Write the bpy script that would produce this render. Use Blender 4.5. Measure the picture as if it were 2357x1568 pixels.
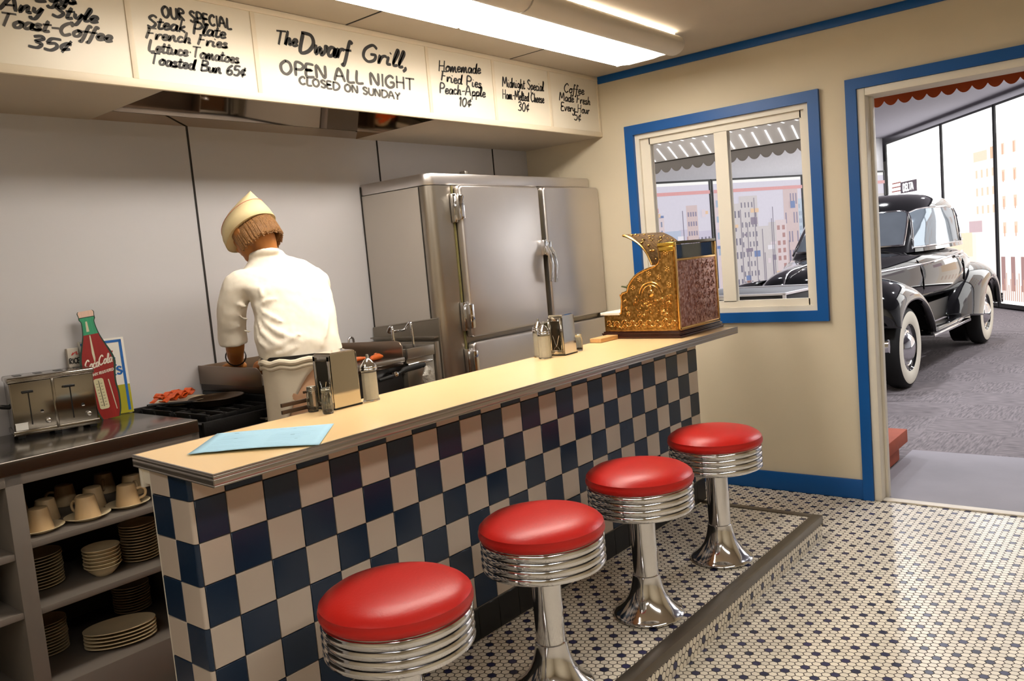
import bpy, bmesh, math, random
from mathutils import Vector, Matrix, Euler
for _o in list(bpy.data.objects): bpy.data.objects.remove(_o)
S = bpy.context.scene
COL = S.collection
PI = math.pi
rnd = random.Random(7)

# ------------------------------------------------------------ camera
cam_d = bpy.data.cameras.new('camera'); cam = bpy.data.objects.new('camera', cam_d); COL.objects.link(cam)
_R = ((0.62945764, -0.77211632, -0.08728962), (-0.1314231, 0.00492951, -0.99131411), (0.7658401, 0.63546211, -0.098371))
cam.matrix_world = Matrix(((_R[0][0], -_R[1][0], -_R[2][0], -0.98177332), (_R[0][1], -_R[1][1], -_R[2][1], -1.89564699),
                           (_R[0][2], -_R[1][2], -_R[2][2], 1.40796437), (0, 0, 0, 1)))
cam_d.sensor_width = 36.0; cam_d.lens = 1887.4817 / 2357 * 36.0
cam_d.clip_start = 0.05; cam_d.clip_end = 200
S.camera = cam

# ------------------------------------------------------------ view, world, large lights
S.view_settings.view_transform = 'Standard'; S.view_settings.look = 'None'
S.view_settings.gamma = 1.0; S.view_settings.exposure = 0.0; S.view_settings.use_curve_mapping = False
W = bpy.data.worlds.new('world'); S.world = W; W.use_nodes = True
W.node_tree.nodes['Background'].inputs[0].default_value = (1.0, 0.93, 0.84, 1); W.node_tree.nodes['Background'].inputs[1].default_value = 0.05

def area_light(name, loc, size, energy, color, rot=(0, 0, 0)):
    d = bpy.data.lights.new(name, 'AREA'); d.shape = 'RECTANGLE'; d.size, d.size_y = size
    d.energy = energy; d.color = color
    o = bpy.data.objects.new(name, d); COL.objects.link(o); o.location = loc; o.rotation_euler = rot
    return o
WARM = (1.0, 0.95, 0.88)
LAMPC, LAMPS = '#fff6ea', 24.0
COOL = (0.95, 0.96, 1.0)
LP = dict(rear=44, left=26, street=52)
area_light('room_lamp_rear', (0.3, -2.55, 2.40), (2.6, 0.35), LP['rear'], WARM)
area_light('fill_light_left', (-1.7, -1.2, 2.40), (0.35, 2.4), LP['left'], WARM)  # unseen fill light added to raise the room's general brightness
def spot_lamps():
    for k, (x, y, e) in enumerate(((4.3, 0.5, .9), (4.6, -1.8, .5), (5.6, 1.9, 1), (6.2, -1.6, 1), (6.9, 0.4, 1), (8.3, 2.4, 1), (8.8, -1.4, 1), (9.2, 0.9, 1), (11.2, 2.6, 1), (11.6, 0.2, 1), (13.6, 2.4, 1))):
        d = bpy.data.lights.new('street_spot', 'AREA'); d.shape = 'DISK'; d.size = 0.16; d.energy = LP['street'] * e; d.color = COOL
        o = bpy.data.objects.new('street_spot', d); COL.objects.link(o); o.location = (x, y, 3.16)
spot_lamps()

# ------------------------------------------------------------ helpers
def srgb(h):
    if isinstance(h, str):
        h = h.lstrip('#'); c = [int(h[i:i+2], 16) / 255 for i in (0, 2, 4)]
    else: c = [v / 255 for v in h]
    return tuple((v / 12.92 if v <= 0.04045 else ((v + 0.055) / 1.055) ** 2.4) for v in c) + (1.0,)

MATS = {}
def mat(name, col, rough=0.5, metal=0.0, var=0.06, nscale=18.0, bump=0.0, bscale=80.0, spec=None, emit=0.0, trans=0.0, ior=1.45, coat=0.0, stretch=None, alpha=None):
    """principled material with a procedural noise breakup of colour (var) and an optional noise bump"""
    if name in MATS: return MATS[name]
    m = bpy.data.materials.new(name); m.use_nodes = True; nt = m.node_tree; b = nt.nodes['Principled BSDF']
    c = srgb(col)
    b.inputs['Roughness'].default_value = rough; b.inputs['Metallic'].default_value = metal
    b.inputs['IOR'].default_value = ior
    if trans: b.inputs['Transmission Weight'].default_value = trans
    if coat: b.inputs['Coat Weight'].default_value = coat
    if spec is not None: b.inputs['Specular IOR Level'].default_value = spec
    tc = nt.nodes.new('ShaderNodeTexCoord'); src = tc.outputs['Object']
    if stretch:
        mp = nt.nodes.new('ShaderNodeMapping'); mp.inputs['Scale'].default_value = stretch; nt.links.new(src, mp.inputs[0]); src = mp.outputs[0]
    n = nt.nodes.new('ShaderNodeTexNoise'); n.inputs['Scale'].default_value = nscale; n.inputs['Detail'].default_value = 3; nt.links.new(src, n.inputs['Vector'])
    if var > 0:
        mx = nt.nodes.new('ShaderNodeMix'); mx.data_type = 'RGBA'
        mx.inputs[6].default_value = tuple(v * (1 - var) for v in c[:3]) + (1,); mx.inputs[7].default_value = tuple(min(1, v * (1 + var)) for v in c[:3]) + (1,)
        nt.links.new(n.outputs['Fac'], mx.inputs[0]); nt.links.new(mx.outputs[2], b.inputs['Base Color'])
    else: b.inputs['Base Color'].default_value = c
    if emit:
        b.inputs['Emission Color'].default_value = c; b.inputs['Emission Strength'].default_value = emit
    if bump:
        n2 = nt.nodes.new('ShaderNodeTexNoise'); n2.inputs['Scale'].default_value = bscale; n2.inputs['Detail'].default_value = 4; nt.links.new(src, n2.inputs['Vector'])
        bp = nt.nodes.new('ShaderNodeBump'); bp.inputs['Strength'].default_value = bump; bp.inputs['Distance'].default_value = 0.01
        nt.links.new(n2.outputs['Fac'], bp.inputs['Height']); nt.links.new(bp.outputs[0], b.inputs['Normal'])
    MATS[name] = m
    return m

class Ex:
    """tiny node-expression helper for procedural patterns"""
    def __init__(s, nt, sock): s.nt = nt; s.s = sock
    def _m(s, op, o=None, o2=None):
        n = s.nt.nodes.new('ShaderNodeMath'); n.operation = op
        for i, v in enumerate((s, o, o2)):
            if v is None: continue
            if isinstance(v, Ex): s.nt.links.new(v.s, n.inputs[i])
            else: n.inputs[i].default_value = v
        return Ex(s.nt, n.outputs[0])
    def __add__(s, o): return s._m('ADD', o)
    def __sub__(s, o): return s._m('SUBTRACT', o)
    def __mul__(s, o): return s._m('MULTIPLY', o)
    def __truediv__(s, o): return s._m('DIVIDE', o)
    def mod(s, o): return s._m('FLOORED_MODULO', o)
    def abs(s): return s._m('ABSOLUTE')
    def floor(s): return s._m('FLOOR')
    def round(s): return s._m('ROUND')
    def max(s, o): return s._m('MAXIMUM', o)
    def min(s, o): return s._m('MINIMUM', o)
    def lt(s, o): return s._m('LESS_THAN', o)
    def gt(s, o): return s._m('GREATER_THAN', o)
    def smooth(s, a, b):
        n = s.nt.nodes.new('ShaderNodeMapRange'); n.interpolation_type = 'SMOOTHSTEP'
        s.nt.links.new(s.s, n.inputs[0]); n.inputs[1].default_value = a; n.inputs[2].default_value = b
        return Ex(s.nt, n.outputs[0])
def position(nt):
    g = nt.nodes.new('ShaderNodeNewGeometry'); x = nt.nodes.new('ShaderNodeSeparateXYZ'); nt.links.new(g.outputs['Position'], x.inputs[0])
    return [Ex(nt, x.outputs[i]) for i in range(3)]
def mixcol(nt, fac, a, b):
    mx = nt.nodes.new('ShaderNodeMix'); mx.data_type = 'RGBA'
    nt.links.new(fac.s if isinstance(fac, Ex) else fac, mx.inputs[0])
    for i, v in ((6, a), (7, b)):
        if isinstance(v, tuple): mx.inputs[i].default_value = v
        else: nt.links.new(v, mx.inputs[i])
    return mx.outputs[2]

class MB:
    """collects shapes in one bmesh; build() links them as ONE mesh object"""
    def __init__(s): s.bm = bmesh.new(); s.mi = 0
    def _add(s, tmp, M=None):
        if M is not None: tmp.transform(M)
        for f in tmp.faces: f.material_index = s.mi
        me = bpy.data.meshes.new('tmp'); tmp.to_mesh(me); tmp.free(); s.bm.from_mesh(me); bpy.data.meshes.remove(me)
        return s
    def mat(s, i): s.mi = i; return s
    def box(s, lo, hi, bev=0.0, seg=2, M=None):
        t = bmesh.new(); bmesh.ops.create_cube(t, size=1.0)
        lo, hi = Vector(lo), Vector(hi); d = hi - lo; c = (hi + lo) / 2
        for v in t.verts: v.co = Vector((v.co.x * d.x, v.co.y * d.y, v.co.z * d.z)) + c
        if bev: bmesh.ops.bevel(t, geom=t.edges[:], offset=min(bev, 0.49 * min(abs(x) for x in d)), segments=seg, affect='EDGES', profile=0.5)
        return s._add(t, M)
    def cyl(s, p, q, r, r2=None, n=24, bev=0.0):
        p, q = Vector(p), Vector(q); d = q - p
        t = bmesh.new(); bmesh.ops.create_cone(t, cap_ends=True, segments=n, radius1=r, radius2=r if r2 is None else r2, depth=d.length)
        if bev:
            es = [e for e in t.edges if len(e.link_faces) == 2 and any(len(f.verts) > 4 for f in e.link_faces)]
            bmesh.ops.bevel(t, geom=es, offset=bev, segments=2, affect='EDGES', profile=0.5)
        return s._add(t, Matrix.Translation((p + q) / 2) @ d.to_track_quat('Z', 'Y').to_matrix().to_4x4())
    def sph(s, c, r, n=20, sc=(1, 1, 1), M=None):
        t = bmesh.new(); bmesh.ops.create_uvsphere(t, u_segments=n, v_segments=max(6, n // 2), radius=r)
        for v in t.verts: v.co = Vector((v.co.x * sc[0], v.co.y * sc[1], v.co.z * sc[2]))
        if M is not None: t.transform(M)
        return s._add(t, Matrix.Translation(c))
    def lathe(s, prof, n=48, M=None, cap=True):
        t = bmesh.new(); rings = []
        for r, z in prof:
            if r < 1e-6: rings.append([t.verts.new((0, 0, z))])
            else: rings.append([t.verts.new((r * math.cos(2 * PI * k / n), r * math.sin(2 * PI * k / n), z)) for k in range(n)])
        for a, b in zip(rings, rings[1:]):
            for k in range(n):
                k2 = (k + 1) % n
                if len(a) == 1 and len(b) == 1: continue
                if len(a) == 1: t.faces.new((a[0], b[k2], b[k])) if True else 0
                elif len(b) == 1: t.faces.new((a[k], a[k2], b[0]))
                else: t.faces.new((a[k], a[k2], b[k2], b[k]))
        if cap:
            if len(rings[0]) > 1: t.faces.new(rings[0][::-1])
            if len(rings[-1]) > 1: t.faces.new(rings[-1])
        bmesh.ops.recalc_face_normals(t, faces=t.faces[:])
        return s._add(t, M)
    def loft(s, rings, cap=True, closed=True, M=None):
        t = bmesh.new(); R = [[t.verts.new(p) for p in r] for r in rings]
        for a, b in zip(R, R[1:]):
            n = len(a)
            for k in range(n if closed else n - 1):
                k2 = (k + 1) % n; t.faces.new((a[k], a[k2], b[k2], b[k]))
        if cap and closed:
            t.faces.new(R[0][::-1]); t.faces.new(R[-1])
        bmesh.ops.recalc_face_normals(t, faces=t.faces[:])
        return s._add(t, M)
    def tube(s, pts, r, n=10, closed=False, smooth=0):
        pts = [Vector(p) for p in pts]
        if smooth: pts = catmull(pts, smooth, closed)
        N = len(pts); rs = r if isinstance(r, (list, tuple)) else None
        rings = []; up = None
        for i, p in enumerate(pts):
            a = pts[(i - 1) % N] if (closed or i > 0) else p; b = pts[(i + 1) % N] if (closed or i < N - 1) else p
            d = (b - a).normalized()
            if up is None:
                up = Vector((0, 0, 1)) if abs(d.z) < 0.9 else Vector((1, 0, 0))
            x = (up - d * up.dot(d)).normalized(); up = x; y = d.cross(x)
            rr = r if rs is None else rs[min(int(i * len(rs) / N), len(rs) - 1)] if len(rs) != N else rs[i]
            rings.append([p + (x * math.cos(2 * PI * k / n) + y * math.sin(2 * PI * k / n)) * rr for k in range(n)])
        if closed: rings.append(rings[0]); return s.loft(rings, cap=False)
        return s.loft(rings)
    def prism(s, poly, d0, d1, axes='xy', bev=0.0, M=None, seg=2):
        """extrude a 2-D outline; axes names the two outline axes, the third is the depth axis"""
        ax = {'x': 0, 'y': 1, 'z': 2}; i, j = ax[axes[0]], ax[axes[1]]; k = 3 - i - j
        t = bmesh.new()
        def mk(u, v, w):
            c = [0, 0, 0]; c[i] = u; c[j] = v; c[k] = w; return t.verts.new(c)
        A = [mk(u, v, d0) for u, v in poly]; B = [mk(u, v, d1) for u, v in poly]; n = len(poly)
        t.faces.new(A[::-1]); t.faces.new(B)
        for q in range(n): t.faces.new((A[q], A[(q + 1) % n], B[(q + 1) % n], B[q]))
        bmesh.ops.recalc_face_normals(t, faces=t.faces[:])
        if bev:
            es = [e for e in t.edges if any(len(f.verts) == n and n > 4 or f in (t.faces[0], t.faces[1]) for f in e.link_faces)]
            bmesh.ops.bevel(t, geom=es, offset=bev, segments=seg, affect='EDGES', profile=0.5)
        return s._add(t, M)
    def poly(s, pts, M=None):
        t = bmesh.new(); t.faces.new([t.verts.new(p) for p in pts]); return s._add(t, M)
    def build(s, name, mats, parent=None, smooth=True, angle=40, loc=None):
        me = bpy.data.meshes.new(name); s.bm.to_mesh(me); s.bm.free()
        for m in (mats if isinstance(mats, (list, tuple)) else [mats]): me.materials.append(m)
        if smooth:
            me.shade_smooth()
            me.set_sharp_from_angle(angle=math.radians(angle))
        o = bpy.data.objects.new(name, me); COL.objects.link(o)
        if parent: o.parent = parent
        if loc: o.location = loc
        return o
def catmull(P, k=6, closed=False):
    out = []; n = len(P)
    for i in range(n if closed else n - 1):
        p0 = P[(i - 1) % n] if (closed or i > 0) else P[i]; p1 = P[i]; p2 = P[(i + 1) % n]; p3 = P[(i + 2) % n] if (closed or i + 2 < n) else p2
        for j in range(k):
            t = j / k
            out.append(0.5 * ((2 * p1) + (p2 - p0) * t + (2 * p0 - 5 * p1 + 4 * p2 - p3) * t * t + (3 * p1 - p0 - 3 * p2 + p3) * t ** 3))
    if not closed: out.append(P[-1].copy())
    return out
def rrect(w, h, r, n=5, cx=0, cy=0):
    out = []
    for (x, y, a) in ((w / 2 - r, h / 2 - r, 0), (-w / 2 + r, h / 2 - r, 90), (-w / 2 + r, -h / 2 + r, 180), (w / 2 - r, -h / 2 + r, 270)):
        for k in range(n + 1):
            t = math.radians(a + 90 * k / n); out.append((cx + x + r * math.cos(t), cy + y + r * math.sin(t)))
    return out
def rr3(x0, y0, x1, y1, r, n=5): return rrect(abs(x1 - x0), abs(y1 - y0), r, n, (x0 + x1) / 2, (y0 + y1) / 2)

def tag(o, label, cat, group=None):
    o['label'] = label; o['category'] = cat
    if group: o['group'] = group
    return o
def thing(name, label, cat, loc=(0, 0, 0), rz=0.0, group=None):
    o = bpy.data.objects.new(name, None); COL.objects.link(o); o.empty_display_size = 0.1
    o.location = loc; o.rotation_euler = (0, 0, rz)
    return tag(o, label, cat, group)
def struct(o):
    o['kind'] = 'structure'; return o
def dup(root, loc, rz=None, label=None, group=None, name=None):
    r = root.copy(); COL.objects.link(r); r.location = loc
    if rz is not None: r.rotation_euler = (0, 0, rz)
    if label: r['label'] = label
    if group: r['group'] = group
    for ch in list(root.children):
        c = ch.copy(); COL.objects.link(c); c.parent = r
        for g in ch.children:
            d = g.copy(); COL.objects.link(d); d.parent = c
    return r
def part_label(o, t): o['label'] = t; return o

# ------------------------------------------------------------ shared materials
M_STEEL = mat('brushed_steel', '#9a958d', 0.34, 0.9, 0.10, 6, 0.05, 60)
M_CHROME = mat('chrome', '#d8d8da', 0.09, 1.0, 0.02, 10)
M_BLUE = mat('blue_gloss_paint', '#004f94', 0.42, 0, 0.05, 6)
M_CREAM = mat('cream_wall_paint', '#cfc3aa', 0.75, 0, 0.03, 4, 0.04, 140)
M_WHITEP = mat('white_woodwork', '#dcd5c6', 0.5, 0, 0.03, 8)
M_BLACK = mat('black_enamel', '#0d0d0e', 0.35, 0, 0.15, 30)
M_RUBBER = mat('black_rubber', '#101010', 0.7, 0, 0.2, 40)
M_GLASS = mat('clear_glass', '#f4f6f2', 0.03, 0, 0, 10, trans=1.0, ior=1.45)
M_INK = mat('black_lettering_paint', '#26231f', 0.5, 0, 0.35, 60)
M_INK2 = mat('grey_worn_lettering_paint', '#4d4943', 0.55, 0, 0.3, 60)
# ============================================================ the room
CEIL, WX, BY = 2.455, 3.366, 1.451
def hex_mat(name, a0, a1, p0, row, ph0, ph1, base='#e0d7c6', dot='#1d2440'):
    """hexagon mosaic with a lattice of dark tiles, laid in the plane of world axes a0, a1"""
    m = bpy.data.materials.new(name); m.use_nodes = True; nt = m.node_tree; b = nt.nodes['Principled BSDF']
    P = position(nt); p = p0
    u = (P[a0] - ph0) / p; v = (P[a1] - ph1) * (0.8660254 / row)
    h = 1.7320508
    ax = (u + 0.5).mod(1.0) - 0.5; ay = (v + h / 2).mod(h) - h / 2
    bx = u.mod(1.0) - 0.5; by = v.mod(h) - h / 2
    sel = (bx * bx + by * by).lt(ax * ax + ay * ay)
    inv = sel * -1.0 + 1.0
    gx = ax * inv + bx * sel; gy = ay * inv + by * sel
    d = gx.abs().max(gx.abs() * 0.5 + gy.abs() * 0.8660254)
    i = ((u - gx) * 2.0).round() * 0.5; j = ((v - gy) / 0.8660254).round()
    k = (i + j).mod(4.0); k = (k - 0.0).abs().min((k - 4.0).abs()).lt(0.25)
    isdot = k * j.mod(2.0).lt(0.5)
    grout = d.smooth(0.425, 0.462)
    wn = nt.nodes.new('ShaderNodeTexWhiteNoise'); wn.noise_dimensions = '2D'; cx = nt.nodes.new('ShaderNodeCombineXYZ')
    nt.links.new(i.s, cx.inputs[0]); nt.links.new(j.s, cx.inputs[1]); nt.links.new(cx.outputs[0], wn.inputs['Vector'])
    c = srgb(base); tile = mixcol(nt, wn.outputs['Value'], tuple(x * 0.90 for x in c[:3]) + (1,), tuple(min(1, x * 1.06) for x in c[:3]) + (1,))
    dcol = mixcol(nt, wn.outputs['Value'], srgb(dot), srgb('#30305a'))
    col = mixcol(nt, isdot, tile, dcol); col = mixcol(nt, grout, col, srgb('#3a3128'))
    nt.links.new(col, b.inputs['Base Color'])
    r = nt.nodes.new('ShaderNodeMapRange'); nt.links.new(grout.s, r.inputs[0]); r.inputs[3].default_value = 0.30; r.inputs[4].default_value = 0.8
    nt.links.new(r.outputs[0], b.inputs['Roughness'])
    bp = nt.nodes.new('ShaderNodeBump'); bp.inputs['Distance'].default_value = 0.0012; bp.inputs['Strength'].default_value = 0.7; bp.invert = True
    nt.links.new(grout.s, bp.inputs['Height']); nt.links.new(bp.outputs[0], b.inputs['Normal'])
    return m
HP, HR = 0.0259, 0.0240
M_HEXF = hex_mat('hex_mosaic_floor', 0, 1, HP, HR, 1.588, -0.782)
M_HEXP = hex_mat('hex_mosaic_platform', 0, 1, HP, HR, 1.760, -0.383)
M_HEXR = hex_mat('hex_mosaic_riser', 0, 2, HP, HR, 1.285, 0.034)
M_PANEL = mat('grey_wall_laminate', '#bdbbbd', 0.30, 0.0, 0.05, 1.3)
M_SOFF = mat('soffit_paint', '#b4a896', 0.65, 0, 0.04, 4)
M_CEILM = mat('ceiling_board', '#b9ae9d', 0.8, 0, 0.05, 5, 0.03, 120)
M_DARK = mat('dark_seam', '#2a2622', 0.8)

struct(MB().box((-3.2, -4.2, -0.08), (WX + 0.12, BY + 0.1, 0)).build('floor', M_HEXF, smooth=False))
struct(MB().box((-3.2, -4.2, CEIL), (WX + 0.12, BY + 0.1, CEIL + 0.08)).build('ceiling', M_CEILM, smooth=False))
struct(MB().box((-3.2, BY, 0), (WX, BY + 0.1, CEIL)).build('wall_back', M_PANEL, smooth=False))
struct(MB().box((-3.3, -4.2, 0), (-3.2, BY, CEIL)).build('wall_left', M_CREAM, smooth=False))
struct(MB().box((-3.2, -4.3, 0), (WX, -4.2, CEIL)).build('wall_front', M_CREAM, smooth=False))
# right wall with the window opening and the doorway
WY0, WY1, WZ0, WZ1 = -0.400, 0.632, 1.000, 2.074     # clear window opening
DY0, DY1, DZ = -1.62, -0.640, 2.092                   # doorway
wr = MB(); X0, X1 = WX, WX + 0.12
wr.box((X0, WY1, 0), (X1, BY, CEIL)); wr.box((X0, WY0, 0), (X1, WY1, WZ0)); wr.box((X0, WY0, WZ1), (X1, WY1, CEIL))
wr.box((X0, DY1, 0), (X1, WY0, CEIL)); wr.box((X0, DY0, DZ), (X1, DY1, CEIL)); wr.box((X0, -4.2, 0), (X1, DY0, CEIL))
struct(wr.build('wall_right', M_CREAM, smooth=False))
# laminate joints on the back wall
for i, x in enumerate((-0.25, 0.975, 2.065, 3.02)):
    struct(MB().box((x - 0.004, BY - 0.0035, 0.4), (x + 0.004, BY + 0.002, 2.11)).build('trim_%d' % (i + 1), M_DARK, smooth=False))
# soffit over the kitchen (menu boards hang on its face)
MX0, MX1 = 0.565, 1.925
struct(MB().box((-3.2, 0.868, 2.101), (MX0, BY, CEIL)).box((MX1, 0.868, 2.101), (WX, BY, CEIL)).box((MX0, 0.868, 2.101), (MX1, 0.873, CEIL)).box((MX0, 0.873, 2.42), (MX1, BY, CEIL)).build('ceiling_soffit', M_SOFF, smooth=False))
# ceiling-board joints
for i, (x0, x1, y0, y1) in enumerate(((1.41, 1.418, -0.4, 0.85), (2.512, 2.516, 0.45, 0.85))):
    struct(MB().box((x0, y0, CEIL - 0.002), (x1, y1, CEIL + 0.003)).build('trim_%d' % (i + 5), M_DARK, smooth=False))
# blue trim at the ceiling, baseboard
struct(MB().box((WX - 0.014, -4.2, 2.413), (WX, 0.868, CEIL), 0.002).build('trim_7', M_BLUE))
struct(MB().box((WX - 0.016, DY1 + 0.045, 0), (WX, 0.9, 0.103), 0.003).build('baseboard_right', M_BLUE))
# window: blue casing, white sash, two panes
win = struct(bpy.data.objects.new('window_1', None)); COL.objects.link(win); win.location = (WX, 0, 0)
c = MB(); bw = 0.056
def frame(mb, y0, y1, z0, z1, w, d0, d1, bev=0.003):
    for pl in ([(y0, z0), (y1, z0), (y1 - w, z0 + w), (y0 + w, z0 + w)], [(y0, z1), (y1, z1), (y1 - w, z1 - w), (y0 + w, z1 - w)],
               [(y0, z0), (y0, z1), (y0 + w, z1 - w), (y0 + w, z0 + w)], [(y1, z0), (y1, z1), (y1 - w, z1 - w), (y1 - w, z0 + w)]):
        mb.prism(pl, d0, d1, 'yz')
frame(c, -0.456, 0.688, 0.944, 2.130, bw, -0.022, 0.0); c.build('window_casing', M_BLUE, win, smooth=False)
s = MB(); frame(s, WY0, WY1, WZ0, WZ1, 0.028, 0.0, 0.12)
s.box((0.018, WY0 + .02, WZ0 + .02), (0.06, -0.343, WZ1 - .02)); s.box((0.018, 0.543, WZ0 + .02), (0.06, WY1 - .02, WZ1 - .02))
s.box((0.018, -0.35, WZ0 + .02), (0.06, 0.55, 1.064)); s.box((0.018, -0.35, 2.008), (0.06, 0.55, WZ1 - .02)); s.box((0.018, 0.063, 1.06), (0.06, 0.139, 2.01))
s.build('window_sash', M_WHITEP, win, smooth=False)
M_PANE = mat('window_glass', '#ffffff', 0.02, 0, 0, trans=1.0, ior=1.02)
for y0, y1 in ((-0.343, 0.063), (0.139, 0.543)):
    MB().box((0.036, y0, 1.064), (0.040, y1, 2.008)).build('window_pane', M_PANE, win, smooth=False)
# doorway: blue casing, cream jamb, threshold
dr = struct(bpy.data.objects.new('door_1', None)); COL.objects.link(dr); dr.location = (WX, 0, 0)
c = MB(); cw = 0.052
c.prism([(DY1, 0), (DY1 + cw, 0), (DY1 + cw, DZ + cw), (DY1, DZ)], -0.022, 0, 'yz'); c.prism([(DY0, 0), (DY0 - cw, 0), (DY0 - cw, DZ + cw), (DY0, DZ)], -0.022, 0, 'yz')
c.prism([(DY1, DZ), (DY1 + cw, DZ + cw), (DY0 - cw, DZ + cw), (DY0, DZ)], -0.022, 0, 'yz'); c.build('door_casing', M_BLUE, dr, smooth=False)
j = MB(); t = 0.038
for a, b in ((DY1 - t, DY1), (DY0, DY0 + t)):
    j.box((-0.012, a, 0), (0.15, b, DZ), 0.004)
j.box((-0.012, DY0 + t, DZ - t), (0.15, DY1 - t, DZ), 0.004)
for a, b in ((DY1 - t - 0.014, DY1 - t), (DY0 + t, DY0 + t + 0.014)): j.box((0.06, a, 0), (0.10, b, DZ - t), 0.002)
j.build('door_jamb', M_WHITEP, dr)
MB().box((-0.006, DY0 + t, 0), (0.045, DY1 - t, 0.008), 0.003).build('threshold', mat('pale_threshold', '#cfc6b8', 0.5, 0, 0.08), dr)
# stool platform
pl = struct(MB().box((-0.7, -0.585, 0.0), (2.705, 0.0, 0.106)).build('floor_platform', [M_HEXP], smooth=False))
MB().box((-0.7, -0.5895, 0.0), (2.705, -0.585, 0.080)).build('riser', M_HEXR, pl, smooth=False)
nm = mat('worn_steel_nosing', '#6f675c', 0.38, 0.85, 0.15, 12)
MB().box((-0.7, -0.594, 0.075), (2.712, -0.589, 0.111), 0.0015).box((-0.7, -0.592, 0.106), (2.712, -0.548, 0.1115), 0.0015).box((2.705, -0.594, 0.06), (2.712, 0.0, 0.1115), 0.0015).box((2.675, -0.56, 0.106), (2.712, 0.0, 0.1112), 0.001).build('nosing', nm, pl)
# sloped mirror-polished hood lining in the soffit recess above the range
MIR = thing('hood_panel', 'mirror-polished steel hood lining sloping inside the menu soffit above the range', 'hood', ((MX0 + MX1) / 2, 1.2, 2.1))
M_MIR = mat('mirror_steel', '#cdbfae', 0.04, 1.0, 0.02)
def slab_(pts, name):
    q = [(y - 1.2, z - 2.1) for y, z in pts]; hw = (MX1 - MX0) / 2 - .001
    MB().prism(q + [(y + .001, z + .008) for y, z in reversed(q)], -hw, hw, 'yz').build(name, M_MIR, MIR, smooth=False)
slab_([(0.995, 2.438), (1.402, 2.132)], 'sloped_sheet'); slab_([(1.403, 2.131), (1.449, 2.102)], 'lower_sheet')
for x in (-1, 1): MB().box((x * .679 - .001, -.326, .001), (x * .679 + .001, .249, .31)).build('end_sheet', M_MIR, MIR, smooth=False)
# wooden duckboards on the kitchen floor behind the counter
db = thing('duckboard', 'orange-brown slatted wooden duckboard on the kitchen floor by the shelves', 'floor mat', (0.75, 0.585, 0))
M_DUCK = mat('duckboard_wood', '#8a4a22', 0.6, 0, 0.25, 14, stretch=(1, 12, 12))
for k in range(7): MB().box((-0.95, -0.27 + k * 0.08, 0.022), (0.95, -0.215 + k * 0.08, 0.042), 0.004).build('slat', M_DUCK, db)
for k in range(3): MB().box((-0.9 + k * 0.88, -0.28, 0), (-0.86 + k * 0.88, 0.28, 0.022), 0.003).build('runner', M_DUCK, db)
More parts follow.
